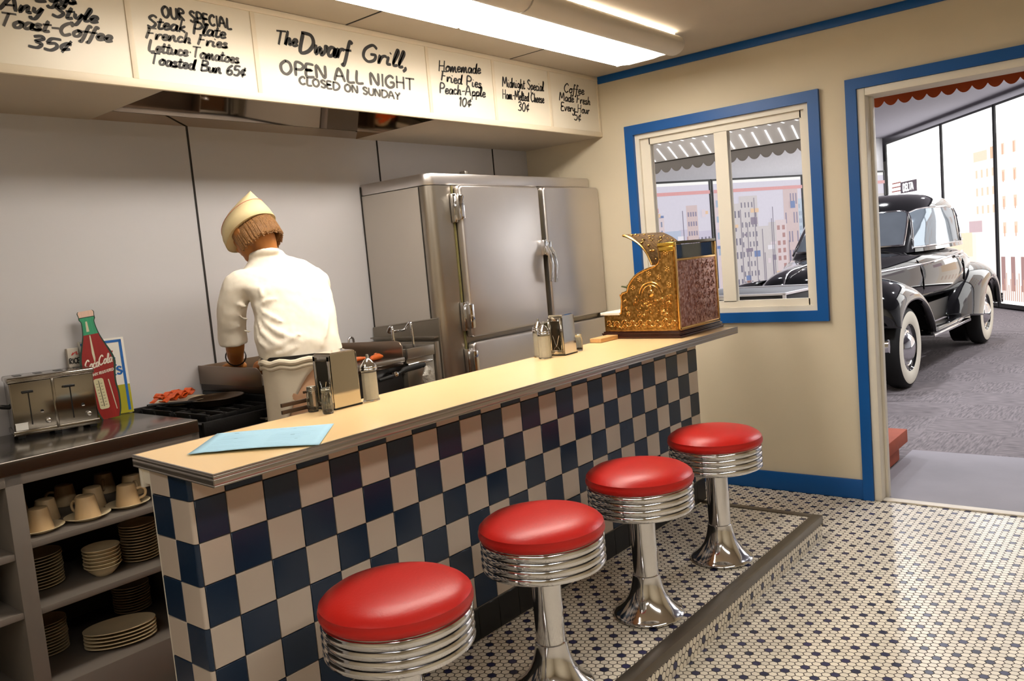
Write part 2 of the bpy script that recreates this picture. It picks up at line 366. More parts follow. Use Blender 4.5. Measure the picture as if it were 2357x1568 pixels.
# ============================================================ brush lettering: single-stroke glyphs, advance | strokes (units of 1/10 cap height)
GL = {
'A':'8|0,0 3.2,10 6.8,0;1.6,3.6 5.4,4','B':'7|1,0 1.4,10;1.4,10 5,9.6 5.4,7 1.2,5.4 5.6,4.6 5.8,1.2 1,0','C':'7|6,8 4,10 1,7 .6,3 3,0 6,1.6',
'D':'8.4|1.2,9.6 1,0 5,.6 7.4,5 5.4,9.2 .4,9.8','E':'6.4|5.4,9.6 1.2,9.6 1,5 4.4,5.2 1,5 1,0 5.6,.2','F':'6.6|6.2,9.8 .8,9.4;2,9.4 1.6,5 1,0;1.6,5 4.8,5.2',
'G':'8|6.4,8.4 4,10 1,7 .8,2.6 3.4,0 6.2,1.4 6.4,4.4 4,4.4','H':'7.6|1,10 .8,0;6.2,10 6,0;.8,5 6,5.2','I':'3|1.4,10 1.2,0','L':'6|1.4,10 1,.4 5.4,.2',
'M':'9.6|.6,0 1.6,9.8 4.4,3 7.2,9.8 8.4,0','N':'8|.8,0 1,9.8 5.8,.4 6.4,10','O':'8|3.6,10 .8,6.6 1.2,1.8 4,0 6.6,3.6 6,8.4 3.6,10','P':'6.8|1.2,0 1.4,9.6 4.6,9.8 6,7.4 4.4,5 1.2,4.8',
'R':'7.2|1,0 1.4,9.6 4.8,9.6 5.6,7 1.4,5.2 5.8,0','S':'6.4|5.4,8.6 3,10 1,7.8 3,5.6 5.4,3.4 3.6,.2 .6,1.4','T':'7|.2,9.6 6.8,9.8;3.4,9.6 3,0','U':'7.4|1,10 1,2.6 3.4,0 6,2.6 6.4,10','Y':'7|.6,10 3.2,5.2;6.4,10 3.2,5.2 2.8,0',
'a':'5.4|4.4,4.4 2,5 .6,2.4 1.6,.2 3.6,1.4 4.4,4.6 4.2,.8 5.4,.4','b':'5|1.4,10 .8,3 1.4,.2 3.6,.8 4.2,3.6 2.4,4.8 1,3','c':'4.4|3.8,4.2 2,5 .6,2.4 1.8,.1 4.2,1','d':'5.6|4.2,4.2 2,5 .6,2.4 1.6,.2 3.6,1.4 5,10 4.2,.8 5.6,.6',
'e':'4.6|.6,2.2 3.6,3.2 3.2,4.8 1.6,4.8 .6,2 2,.1 4.6,1.2','f':'4|4,9 2.6,10 2,7 1.4,0 .6,-3.4 -.4,-2.6;.2,5 3.8,5.2','g':'5.2|4.2,4.4 2,5 .6,2.6 1.8,.8 3.8,2 4.4,4.6 3.6,-2.6 1.6,-3.6 .4,-2.2','h':'5.4|1.4,10 .8,0 2,4 3.4,4.8 4,3 3.8,.4 5.2,.6',
'i':'3|.8,4.8 .8,.6 2.6,.6;1.4,7 1.5,7.3','k':'5.2|1.4,10 .8,0;4,5 1,2.4 3.2,1.2 4.6,.1','l':'3|.6,1.4 2.4,8 1.6,10 .8,4 1.2,.3 3,.8','m':'7.6|.6,4.8 .6,0 1.8,4 2.8,4.8 3.2,0 4.6,4.2 5.6,4.8 6,.4 7.4,.6',
'n':'5.6|.6,4.8 .6,0 2,4 3.4,4.8 4,.5 5.6,.6','o':'5|2.4,5 .6,2.8 1.4,.3 3.4,.6 4.2,3.2 2.4,5 4.8,4.4','p':'5.2|.8,4.8 .6,-3.6;.7,2.6 2.4,4.9 4.2,3.6 3.4,.8 .8,.6 5,.8','r':'4.2|.6,4.8 .7,0 1.6,3.6 3,4.8 4,4.4','s':'4.2|3.4,4.4 1.6,5 1,3.6 3,2 2.2,.1 .2,.6 4.2,.8',
't':'3.8|1.8,8.4 1.2,1.4 2,.1 3.8,.8;-.2,5.4 3.8,5.8','u':'5.4|.6,4.8 .6,1.2 1.8,.1 3.6,2 4,4.8 4,.8 5.4,.6','w':'7|.4,4.8 1,.2 3,4 4,.2 5.8,2.6 5.8,5 7,4.6','y':'5|.6,4.8 1,2 2.6,1.6 4.2,4.8 3,-2.8 1,-3.6 .2,-2',
'K':'6.6|1,10 1,0;5.6,10 1.2,4.6 5.8,0','v':'5|.4,4.8 1.6,.1 3.8,4.8 4.8,4.6','0':'6|3,9.6 .8,6.4 1.2,1.4 3.2,0 5,3.6 4.6,8 3,9.6','1':'3.4|.6,8 2,9.8 1.8,0','3':'6|.8,8.8 3.4,9.8 4.8,7.8 2.2,5.4 5,3.6 4,.4 .4,.8','5':'6.2|5.6,9.6 1.8,9.4 1.2,5.6 4,6 5.4,3.2 3.6,.2 .6,.8','6':'6|4.8,9.6 1.8,6.6 .8,2.4 2.8,0 5,2 3.8,4.6 1,3',
'¢':'5.6|4.6,6.2 2.8,7 1,4.4 2,1.8 4.8,2.6;4,9 2.2,-.4','-':'5|.8,4 4.2,4.4','·':'3|1.2,4 1.7,4.2',',':'3|1.2,.6 1.6,-.6 .6,-2',' ':'4|'}
def strokes(text, slant=0.12, space=1.0, jit=0.25, seed=1):
    r = random.Random(seed); x = 0; out = []
    for ch in text:
        adv, _, st = GL[ch].partition('|')
        dy = r.uniform(-jit, jit)
        for s in st.split(';'):
            if not s: continue
            out.append([(x + float(a) + (float(b)) * slant, float(b) + dy) for a, b in (q.split(',') for q in s.split())])
        x += float(adv) * space
    return out, x
def lettering(name, parent, mat_, lines, y=-0.0008, seed=1, hk=1.0, wk=1.0):
    """lines: (text, x centre, baseline z, width, cap height, stroke width, tilt, slant); written in the board's x-z plane"""
    mb = MB(); t = bmesh.new()
    for li, (text, cx, bz, width, cap, sw, tilt, slant) in enumerate(lines):
        st, adv = strokes(text, slant, seed=seed * 13 + li)
        kx = width / adv; kz = cap / 10.0 * hk; sw = sw * wk
        for s in st:
            P = [Vector((cx - width / 2 + a * kx, 0, bz + b * kz + tilt * (a * kx - width / 2))) for a, b in s]
            if len(P) > 2: P = catmull(P, 5)
            n = len(P); L = []; R = []
            for i, p in enumerate(P):
                d = (P[min(i + 1, n - 1)] - P[max(i - 1, 0)]).normalized(); nx = Vector((-d.z, 0, d.x))
                w = sw * (0.42 + 0.16 * abs(nx.x)) * (0.72 if i in (0, n - 1) else 1)
                L.append(p + nx * w); R.append(p - nx * w)
            for a, b in ((P[0], P[1]), (P[-1], P[-2])):
                d = (a - b).normalized() * sw * 0.3
                if a is P[0]: L[0] += d * .5; R[0] += d * .5
                else: L[-1] += d * .5; R[-1] += d * .5
            off = y - 0.00001 * li
            VL = [t.verts.new((p.x, off, p.z)) for p in L]; VR = [t.verts.new((p.x, off, p.z)) for p in R]
            for i in range(n - 1):
                try: t.faces.new((VL[i], VR[i], VR[i + 1], VL[i + 1]))
                except ValueError: pass
    bmesh.ops.recalc_face_normals(t, faces=t.faces[:])
    for f in t.faces:
        if f.normal.y > 0: f.normal_flip()
    mb._add(t)
    return mb.build(name, mat_, parent, smooth=False)

M_BOARD = mat('menu_board_enamel', '#dcd2be', 0.36, 0, 0.02, 3)
M_MFRAME = mat('cream_menu_frame', '#d9cbb2', 0.45, 0, 0.03, 5)
SX = [-0.44, 0.466, 0.955, 1.893, 2.372, 2.857, 3.352]
SZ0, SZ1, SY = 2.128, 2.432, 0.858
fr = MB()
fr.box((-1.4, SY - 0.006, 2.099), (WX - 0.002, 0.868, SZ0), 0.002); fr.box((-1.4, SY - 0.006, SZ1), (WX - 0.002, 0.868, CEIL - 0.001), 0.002)
for x in SX: fr.box((x - 0.010, SY - 0.0045, SZ0), (x + 0.010, 0.868, SZ1), 0.0015)
struct(fr.build('trim_8', M_MFRAME))
BOARDS = [
 ('white menu board cut by the left picture edge, ending in 35¢', [('Eggs', 0.665, 0.209, 0.126, 0.035, 0.0085, 0.094, 0.3), ('Any Style', 0.644, 0.164, 0.29, 0.034, 0.0085, 0.016, 0.3), ('35¢', 0.625, 0.058, 0.127, 0.032, 0.0085, 0.001, 0.3)], [('Toast-Coffee', 0.657, 0.112, 0.342, 0.034, 0.0085, -0.005, 0.3)]),
 ('white menu board headed OUR SPECIAL, steak plate at 65¢', [('OUR SPECIAL', 0.25, 0.225, 0.275, 0.031, 0.0072, 0.0, 0.0), ('Steak Plate', 0.202, 0.183, 0.305, 0.035, 0.0072, 0.018, 0.22), ('Toasted Bun 65¢', 0.233, 0.055, 0.378, 0.031, 0.0072, -0.012, 0.22)], [('French Fries', 0.198, 0.146, 0.319, 0.032, 0.0072, 0.024, 0.22), ('Lettuce·Tomatoes', 0.222, 0.1, 0.355, 0.033, 0.0072, 0.005, 0.22)]),
 ('wide white board naming the grill and its opening hours', [('The', 0.135, 0.201, 0.109, 0.044, 0.0095, 0.049, 0.25), ('Dwarf', 0.324, 0.185, 0.266, 0.064, 0.0125, -0.007, 0.25), ('Grill,', 0.659, 0.189, 0.281, 0.061, 0.0115, -0.018, 0.25)], [('OPEN ALL NIGHT', 0.46, 0.09, 0.738, 0.044, 0.0105, 0.009, 0.03), ('CLOSED ON SUNDAY', 0.456, 0.048, 0.556, 0.026, 0.0078, -0.022, 0.02)]),
 ('white menu board for fried pies at 10¢', [('Homemade', 0.217, 0.213, 0.312, 0.047, 0.0072, 0.07, 0.14), ('Fried Pies', 0.22, 0.155, 0.299, 0.045, 0.0072, -0.028, 0.14), ('Peach-Apple', 0.223, 0.104, 0.341, 0.045, 0.0072, 0.034, 0.14), ('10¢', 0.232, 0.05, 0.096, 0.041, 0.0072, 0.042, 0.14)], []),
 ('white menu board for the midnight special at 30¢', [('Midnight Special', 0.239, 0.184, 0.365, 0.049, 0.0064, 0.032, 0.12), ('Ham-Melted Cheese', 0.233, 0.12, 0.365, 0.046, 0.0064, 0.021, 0.12), ('30¢', 0.223, 0.066, 0.102, 0.046, 0.0064, 0.014, 0.12)], []),
 ('white menu board for coffee at 5¢, last one by the cream wall', [('Coffee', 0.234, 0.207, 0.209, 0.048, 0.0066, 0.026, 0.15), ('Made Fresh', 0.235, 0.154, 0.32, 0.045, 0.0066, 0.003, 0.15), ('Every Hour', 0.231, 0.099, 0.294, 0.045, 0.0066, 0.004, 0.15), ('5¢', 0.246, 0.051, 0.076, 0.048, 0.0066, -0.06, 0.15)], []),
]
for i, (lab, ink, ink2) in enumerate(BOARDS):
    x0, x1 = SX[i] + 0.010, SX[i + 1] - 0.010
    b = thing('menu_board', lab, 'sign', (x0, SY, SZ0), 0, 'menu boards along the soffit')
    MB().box((0, 0, 0), (x1 - x0, 0.008, SZ1 - SZ0)).build('panel', M_BOARD, b, smooth=False)
    for q, ln in enumerate(ink): lettering('lettering', b, M_INK, [ln], seed=i * 7 + q + 2, hk=1.22 if i < 3 else 1.05, wk=1.25)
    for q, ln in enumerate(ink2): part_label(lettering('lettering', b, M_INK2, [ln], y=-0.0009, seed=i + 30 + q * 5, hk=1.18, wk=1.2), 'greyer worn brush lettering')
# ============================================================ ceiling fluorescents
def emis(name, col, strength):
    m = bpy.data.materials.new(name); m.use_nodes = True; nt = m.node_tree; b = nt.nodes['Principled BSDF']
    b.inputs['Base Color'].default_value = (0.9, 0.9, 0.88, 1); b.inputs['Emission Color'].default_value = srgb(col)
    n = nt.nodes.new('ShaderNodeTexNoise'); n.inputs['Scale'].default_value = 40
    mr = nt.nodes.new('ShaderNodeMapRange'); nt.links.new(n.outputs['Fac'], mr.inputs[0]); mr.inputs[3].default_value = strength * .96; mr.inputs[4].default_value = strength * 1.04
    nt.links.new(mr.outputs[0], b.inputs['Emission Strength']); return m
M_DIFF = emis('lit_diffuser', LAMPC, LAMPS); M_UPGLOW = emis('added_uplight', LAMPC, 30.0); M_DIFS = emis('diffuser_side', LAMPC, 3.2)
M_HOUS = mat('lamp_housing_white', '#cfc8bb', 0.45, 0, 0.02)
def lamp(x0, x1, y, label):
    t = thing('ceiling_light', label, 'lamp', (x0, y, CEIL), 0, 'fluorescent fixtures end to end on the ceiling'); L = x1 - x0
    prof = [(0.185, 0.0), (0.185, -0.03), (0.150, -0.088), (0.07, -0.098), (-0.07, -0.098), (-0.135, -0.090), (-0.16, -0.03), (-0.16, 0.0)]
    d = MB().prism([(a, b) for a, b in prof[1:-1]] + [(-0.12, -0.02), (0.15, -0.02)], 0.006, L - 0.006, 'yz').build('diffuser', [M_DIFF, M_DIFS], t, smooth=False)
    for f in d.data.polygons: f.material_index = 0 if f.normal.z < -.95 else 1
    # rounded opaque side rail towards the room, and the tray above
    h = MB(); r = [(-0.185 + 0.060 * math.cos(a), -0.060 + 0.048 * math.sin(a)) for a in [math.radians(q) for q in range(60, 301, 20)]]
    h.prism(r, 0, L, 'yz'); h.box((0, -0.13, -0.022), (L, 0.185, 0.0), 0.002)
    h.build('housing', M_HOUS, t)
    MB().box((.02, -0.205, -0.0105), (L - .02, -0.150, -0.0085)).build('added_glow_strip', M_UPGLOW, t, smooth=False)  # glowing strip added to throw leaking lamp light onto the ceiling
    e = MB(); e.prism([(0.188, -0.001), (0.188, -0.032), (0.152, -0.092), (-0.14, -0.094), (-0.235, -0.07), (-0.235, -0.03), (-0.16, -0.001)], -0.004 if x0 < 1 else L - 0.004, 0.004 if x0 < 1 else L + 0.004, 'yz')
    e.build('end_cap', M_HOUS, t)
    return t
lamp(0.40, 1.625, 0.262, 'lit fluorescent ceiling fixture over the counter, half cut by the top edge')
lamp(1.635, 2.860, 0.262, 'lit fluorescent ceiling fixture ending near the blue trim')
# ============================================================ counter
M_FORM = mat('tan_laminate_top', '#f6d39d', 0.22, 0, 0.03, 2.5)
M_EDGE = mat('ribbed_aluminium', '#a7a098', 0.28, 0.92, 0.10, 20, stretch=(1, 6, 30))
M_TW = mat('white_glazed_tile', '#bcaea0', 0.30, 0, 0.07, 7)
M_TB = mat('navy_glazed_tile', '#14283f', 0.26, 0, 0.16, 6)
M_TK = mat('black_glazed_tile', '#0c0d10', 0.28, 0, 0.2, 6)
M_GROUT = mat('dark_grout', '#4a4038', 0.85, 0, 0.1, 60)
M_GROUTL = mat('pale_grout', '#8d867c', 0.85, 0, 0.1, 60)
T = 0.11; R0 = 0.884; PZ = 0.1115; CX1 = 2.733
cn = thing('lunch_counter', 'navy and white checkered tile counter base with a black tile kick', 'counter', (0, 0, PZ))
def zz(z): return z - PZ
MB().box((0.016, 0.004, 0), (CX1, 0.187, zz(0.953))).build('core', M_GROUT, cn, smooth=False)
tl = MB(); g = 0.0011
rows = [(R0, 0.953, -1)] + [(R0 - T * (j + 1), R0 - T * j, j) for j in range(6)]
for z0, z1, j in rows:
    for i in range(25):
        x0, x1 = (0.0225 if i == 0 else T * i), min(T * (i + 1), CX1)
        tl.mat((i + j) % 2).box((x0 + g, 0.0, zz(z0) + g), (x1 - g, 0.008, zz(z1) - g), 0.0014, 1)
tl.build('front_tiles', [M_TB, M_TW], cn)
te = MB()
for z0, z1, j in rows:
    te.mat(j % 2).box((0.011, 0.094 + g, zz(z0) + g), (0.019, 0.187, zz(z1) - g), 0.0014, 1)
    pr = [(0.0225 - g, 0.008), (0.0225 - g, 0.0)] + [(0.021 - 0.010 * math.sin(a), 0.010 - 0.010 * math.cos(a)) for a in [math.radians(k * 15) for k in range(1, 7)]] + [(0.011, 0.094 - g), (0.019, 0.094 - g), (0.019, 0.012)]
    te.mat((j + 1) % 2).prism(pr, zz(z0) + g, zz(z1) - g, 'xy')
te.build('end_tiles', [M_TB, M_TW], cn)
MB().box((0.012, 0.187, 0.12), (0.03, 0.193, zz(0.953))).build('end_edge_strip', M_WHITEP, cn, smooth=False)
bt = MB()
for i in range(25): bt.box((T * i + g + (0.0 if i else .008), -0.004, 0.0005), (min(T * (i + 1), CX1) - g, 0.006, zz(0.222)), 0.0012, 1)
for k in range(2): bt.box((0.007, 0.002 + .094 * k, 0.0005), (0.017, .092 + .094 * k, zz(0.222)), 0.0012, 1)
bt.build('base_tiles', M_TK, cn)
MB().box((0.010, 0.0, 0.0), (CX1, 0.185, zz(0.2225))).build('base_bed', M_GROUTL, cn, smooth=False)
MB().box((0.03, 0.187, 0.03), (CX1, 0.199, zz(0.953))).build('back_panel', mat('added_tan_reflector', '#a8713f', .45, 0, .2, 10, stretch=(1, 8, .6)), cn, smooth=False)  # unseen tan panel added to give the kitchen steel a brown reflection
br = MB().box((0.016, 0.195, zz(0.905)), (0.10, 0.2395, zz(0.953)), 0.003).box((0.010, 0.228, zz(0.895)), (0.04, 0.243, zz(0.953)), 0.003)
br.build('bracket', M_WHITEP, cn)
ct = thing('countertop', 'long tan laminate countertop with a ribbed metal edge', 'countertop', (0, 0, 0.954))
top = [(-0.028, -0.198), (2.784, -0.198), (2.784, 0.274), (0.003, 0.242)]
MB().prism(top, 0.0, 0.031, 'xy').build('top_slab', M_FORM, ct, smooth=False)
eg = MB()
def edge_run(a, b):
    a, b = Vector(a), Vector(b); d = (b - a).normalized(); n = Vector((d.y, -d.x, 0))
    pf = [(0.0, 0.0), (0.004, 0.0), (0.004, 0.003), (0.003, 0.0045), (0.004, 0.006), (0.004, 0.018), (0.003, 0.0195), (0.004, 0.021), (0.004, 0.026), (0.003, 0.0275), (0.004, 0.029), (0.0035, 0.0315), (0.0, 0.0318)]
    eg.loft([[p + n * u + Vector((0, 0, w)) for u, w in pf] for p in (a - d * 0.003, b + d * 0.003)])
q = [Vector((x, y, 0)) for x, y in top]
for a, b in ((q[0], q[1]), (q[1], q[2]), (q[2], q[3]), (q[3], q[0])): edge_run(a, b)
eg.build('metal_edging', M_EDGE, ct)

# ============================================================ bar stools
def red_vinyl():
    m = mat('red_vinyl', '#b51811', 0.36, 0, 0.10, 4, 0.06, 120); return m
M_RED = red_vinyl()
def make_stool(loc, rz, label):
    s = thing('bar_stool', label, 'stool', loc, rz, 'red bar stools fixed along the counter')
    base = [(0.0, 0.0), (0.123, 0.0), (0.125, 0.004), (0.123, 0.009), (0.116, 0.013), (0.100, 0.026), (0.082, 0.045), (0.068, 0.068), (0.058, 0.094), (0.052, 0.120), (0.049, 0.140), (0.0485, 0.146), (0.046, 0.148), (0.0, 0.148)]
    MB().lathe(base, 64).build('flared_base', M_CHROME, s)
    MB().lathe([(0.0445, 0.146), (0.0445, 0.392), (0.0, 0.392)], 48).build('column', M_CHROME, s)
    ring = [(0.0, 0.384), (0.170, 0.384), (0.1745, 0.388)]
    for k in range(4):
        z = 0.388 + k * 0.0225
        ring += [(0.1775, z + .0010), (0.1835, z + .0022), (0.1858, z + .006), (0.1866, z + .011), (0.1858, z + .0165), (0.1835, z + .0203), (0.1775, z + .0215)]
    ring += [(0.178, 0.481), (0.170, 0.483), (0.0, 0.483)]
    MB().lathe(ring, 72).build('chrome_band', M_CHROME, s)
    cush = [(0.0, 0.478), (0.176, 0.478), (0.184, 0.482), (0.189, 0.490), (0.1895, 0.500), (0.185, 0.511), (0.186, 0.5125), (0.178, 0.521), (0.160, 0.532), (0.125, 0.541), (0.08, 0.547), (0.04, 0.5495), (0.0, 0.550)]
    MB().lathe(cush, 72).build('seat_cushion', M_RED, s, angle=60)
    return s
STZ = 0.1118
st = make_stool((0.288, -0.405, STZ), 0, 'nearest red vinyl stool, its chrome band cut by the bottom edge')
for x, y, r, lab in ((0.868, -0.410, 1.1, 'second red vinyl stool from the near end, its flared base cut by the bottom edge'),
                     (1.446, -0.405, 2.3, 'third red vinyl stool from the near end, whole flared base in view'),
                     (2.039, -0.409, 0.7, 'farthest red vinyl stool, near the cream wall and blue baseboard')):
    dup(st, (x, y, STZ), r, lab)
# ============================================================ kitchen line
def W(mb, name, m, t, **k):
    """build from world coordinates under an unrotated thing"""
    mb.bm.transform(Matrix.Translation(-Vector(t.location))); return mb.build(name, m, t, **k)
def WS(mb, name, m, part, t, **k):
    mb.bm.transform(Matrix.Translation(-Vector(t.location))); return mb.build(name, m, part, **k)
M_FR = mat('worn_fridge_steel', '#cdc8c6', 0.31, 0.95, 0.08, 3, 0.10, 5)
M_FR2 = mat('fridge_frame_steel', '#a0988d', 0.30, 0.92, 0.08, 4, 0.04, 30, stretch=(1, 1, 0.2))
M_SIDE = mat('fridge_side_panel', '#b5aea6', 0.38, 0.15, 0.04, 3)
M_GASK = mat('yellowed_gasket', '#6a6238', 0.6, 0, 0.15, 20)
# ---- refrigerator
F = thing('refrigerator', 'large worn stainless steel reach-in refrigerator in the corner', 'refrigerator', (2.64, 1.2, 0))
fx0, fx1, fy, fz = 1.915, 3.362, 0.955, 1.862
b = MB(); cr = 0.055
out = [(fx0, 1.448), (fx0, fy + cr)] + [(fx0 + cr - cr * math.cos(a), fy + cr - cr * math.sin(a)) for a in [math.radians(15 * k) for k in range(1, 7)]] + [(fx1 - cr + cr * math.sin(a), fy + cr - cr * math.cos(a)) for a in [math.radians(15 * k) for k in range(7)]] + [(fx1, 1.448)]
b.prism(out, 0.10, 1.802, 'xy'); W(b, 'cabinet', M_FR2, F)
b = MB(); b.prism(out, 1.804, fz, 'xy', 0.006); W(b, 'top_fascia', M_FR, F)
W(MB().box((fx0 - 0.002, fy + cr + .01, 0.1), (fx0, 1.446, 1.80), 0.0), 'side_panel', M_SIDE, F)
W(MB().box((fx0 - 0.004, 1.440, 0.1), (fx0 + .002, 1.448, 1.85)).box((fx0 - 0.003, fy + cr + .004, 0.1), (fx0 + .002, fy + cr + .010, 1.80)), 'side_seam', M_DARK, F)
W(MB().box((fx0 + .03, fy + .06, 0), (fx1 - .03, 1.44, 0.1)), 'plinth', M_BLACK, F)
W(MB().box((2.076, fy - 0.006, 0.13), (2.086, fy + .02, 1.80)).box((2.750, fy - 0.006, 0.13), (2.757, fy + .02, 1.80)).box((2.772, fy - 0.006, 0.13), (2.780, fy + .02, 1.80)), 'gasket', M_GASK, F)
def fdoor(x0, x1, z0, z1):
    d = MB(); d.prism(rr3(x0, z0, x1, z1, 0.022), fy - 0.050, fy - 0.004, 'xz', 0.012, seg=4)
    return W(d, 'door', M_FR, F, angle=50)
doors = [fdoor(2.088, 2.742, 1.030, 1.800), fdoor(2.788, 3.352, 1.030, 1.800), fdoor(2.088, 2.742, 0.15, 1.004), fdoor(2.788, 3.352, 0.15, 1.004)]
def hinge(d, z0, z1, x=2.079):
    h = MB().box((x - 0.020, fy - 0.030, z0), (x + 0.006, fy - 0.004, z1), 0.006).box((x - .012, fy - 0.066, z0 + .01), (x + 0.024, fy - 0.028, z1 - .01), 0.008)
    WS(h, 'hinge', M_CHROME, d, F)
hinge(doors[0], 1.615, 1.760); hinge(doors[0], 1.066, 1.213); hinge(doors[2], 0.83, 0.975)
def latch(d, x, zt):
    h = MB().box((x - 0.020, fy - 0.075, zt - 0.085), (x + 0.016, fy - 0.045, zt), 0.006)
    h.prism([(fy - 0.072, zt - .03), (fy - 0.10, zt - 0.07), (fy - 0.112, zt - 0.14), (fy - 0.096, zt - 0.235), (fy - 0.086, zt - 0.235), (fy - 0.098, zt - 0.14), (fy - 0.086, zt - 0.09), (fy - 0.06, zt - 0.08)], x - 0.014, x + 0.010, 'yz', 0.004)
    WS(h, 'handle', M_CHROME, d, F)
latch(doors[0], 2.742, 1.500); latch(doors[1], 2.782, 1.492); latch(doors[2], 2.735, 0.99)
W(MB().box((2.22, 1.05, fz), (2.33, 1.07, fz + .012), .003).box((2.29, 1.04, fz), (2.315, 1.08, fz + .03), .004), 'top_bracket', M_STEEL, F)
# ---- fryer and its splash guard
Y = thing('deep_fryer', 'steel deep fryer beside the refrigerator with a chrome rail', 'fryer', (1.75, 1.2, 0))
M_FRY = mat('fryer_steel', '#8f877b', 0.36, 0.85, 0.10, 8)
b = MB().box((1.662, 0.955, 0.05), (1.845, 1.44, 0.985), 0.006); W(b, 'body', M_FRY, Y)
b = MB()
for lo, hi in (((1.655, 0.945, 0.98), (1.850, 0.957, 1.030)), ((1.655, 1.428, 0.98), (1.850, 1.44, 1.030)), ((1.655, 0.945, 0.98), (1.666, 1.44, 1.030)), ((1.839, 0.945, 0.98), (1.850, 1.44, 1.030))): b.box(lo, hi, 0.004)
W(b, 'tank_rim', M_STEEL, Y)
W(MB().box((1.668, 0.96, 0.984), (1.838, 1.427, 1.0)), 'oil', mat('dark_frying_oil', '#3a2410', 0.08, 0, 0.1), Y)
hd = MB().tube([(1.69, 1.06, 1.02), (1.69, 1.06, 1.115), (1.69, 1.07, 1.135), (1.69, 1.085, 1.125), (1.70, 1.10, 1.108), (1.75, 1.10, 1.108), (1.80, 1.10, 1.108), (1.81, 1.085, 1.125), (1.81, 1.07, 1.14), (1.81, 1.055, 1.13), (1.81, 1.05, 1.02)], 0.007, 10, smooth=4)
W(hd, 'lift_handle', M_CHROME, Y)
W(MB().tube([(1.66, 1.36, 1.03), (1.66, 1.36, 1.075), (1.675, 1.36, 1.088), (1.69, 1.36, 1.075), (1.69, 1.36, 1.03)], 0.006, 10, smooth=4), 'basket_hook', M_CHROME, Y)
b = MB().prism([(0.95, 0.45), (1.44, 0.45), (1.44, 1.108), (0.95, 1.150)], 1.896, 1.904, 'yz'); b.box((1.86, .955, .05), (1.893, 1.44, 1.04), .004)
b.tube([(1.900, 0.95, 1.150), (1.900, 1.44, 1.108)], 0.005, 8); b.box((1.862, 0.96, 1.055), (1.897, 1.43, 1.062))
W(b, 'splash_guard', M_FRY, Y)
W(MB().cyl((1.64, 0.925, 0.955), (1.80, 0.925, 0.96), 0.008, n=14, bev=.002).cyl((1.66, .925, .957), (1.66, .957, .957), .005).cyl((1.78, .925, .957), (1.78, .957, .957), .005), 'towel_rail', M_CHROME, Y)
hs = MB().tube([(1.46, 0.93, 0.915), (1.56, 0.925, 0.925), (1.62, 0.922, 0.94), (1.70, 0.92, 0.945), (1.74, 0.921, 0.945)], [0.008, 0.008, 0.014, 0.015, 0.013], 12, smooth=5)
hs = hs.build('gas_hose', M_RUBBER); tag(hs, 'black rubber hose with a thick grip between the griddle and the fryer', 'hose')
bag = thing('plastic_bag', 'crumpled clear plastic bag over a black knob on the fryer front', 'bag', (1.745, 0.91, 0.84))
M_BAG = mat('crumpled_clear_plastic', '#b9b3a8', 0.12, 0, 0.3, 40, 0.9, 45, trans=0.45)
rg = []
for k in range(9):
    z = 0.10 - k * 0.021; w = [0.012, 0.028, 0.034, 0.034, 0.030, 0.030, 0.024, 0.02, 0.012][k]
    rg.append([(0.004 * math.sin(k * 2.1) + w * math.cos(a) * (1 + .22 * math.sin(3 * a + k * 1.7)), -0.006 + 0.45 * w * math.sin(a) * (1 + .3 * math.cos(4 * a + k)), z) for a in [2 * PI * q / 16 for q in range(16)]])
MB().loft(rg).build('film', M_BAG, bag, angle=25)
MB().sph((0.0, -0.014, -0.012), 0.019, 20, (1, .7, 1)).build('knob', M_RUBBER, bag)
# ---- griddle
G = thing('griddle', 'flat-top griddle with raised steel side guards behind the cook', 'griddle', (1.27, 1.2, 0))
gx0, gx1, gy0, gy1, gz = 0.890, 1.648, 0.975, 1.446, 0.992
W(MB().box((gx0, gy0, 0.02), (gx1, gy1, 0.955), 0.006).box((gx0 + .03, gy0 - 0.012, 0.25), (gx1 - .03, gy0, 0.78), 0.008), 'body', M_BLACK, G)
M_GRID = mat('seasoned_griddle_plate', '#4b3f35', 0.32, 0.7, 0.25, 9)
W(MB().box((gx0, gy0 - 0.015, 0.955), (gx1, gy1, gz), 0.004), 'cooking_plate', M_GRID, G)
M_GUARD = mat('griddle_guard_steel', '#8f7f70', 0.30, 0.88, 0.10, 6)
gl = [(gy0 + .005, 0.985), (gy0 - .0, 1.03), (gy0 + 0.012, 1.052), (gy0 + 0.035, 1.062), (gy1, 1.066), (gy1, 0.985)]
W(MB().prism(gl, gx0 - .004, gx0 + 0.003, 'yz', .001), 'side_guard', M_GUARD, G)
gr = [(gy0 - .015, 0.99), (gy0 - .015, 1.045), (gy0 + 0.0, 1.066), (gy0 + 0.02, 1.072), (gy1, 1.062), (gy1, 0.99)]
W(MB().prism(gr, gx1 - .004, gx1 + 0.003, 'yz', .001), 'side_guard', M_GUARD, G)
W(MB().box((gx0, gy1 - 0.006, gz), (gx1, gy1, 1.064), .001), 'back_guard', M_GUARD, G)
W(MB().box((gx0 + .01, gy0 - 0.028, 0.972), (gx1, gy0 - 0.012, 0.996), 0.005), 'grease_lip', M_STEEL, G)
for x in (1.02, 1.24, 1.555): W(MB().cyl((x, gy0 - 0.016, 0.92), (x, gy0 - 0.062, 0.93), 0.017, 0.012, n=18, bev=.003), 'gas_knob', M_CHROME, G)
M_SAUS = mat('grilled_sausage', '#b4541e', 0.38, 0, 0.25, 40, 0.1, 90)
M_BUN = mat('toasted_bun', '#d08a3a', 0.6, 0, 0.2, 20, 0.1, 90)
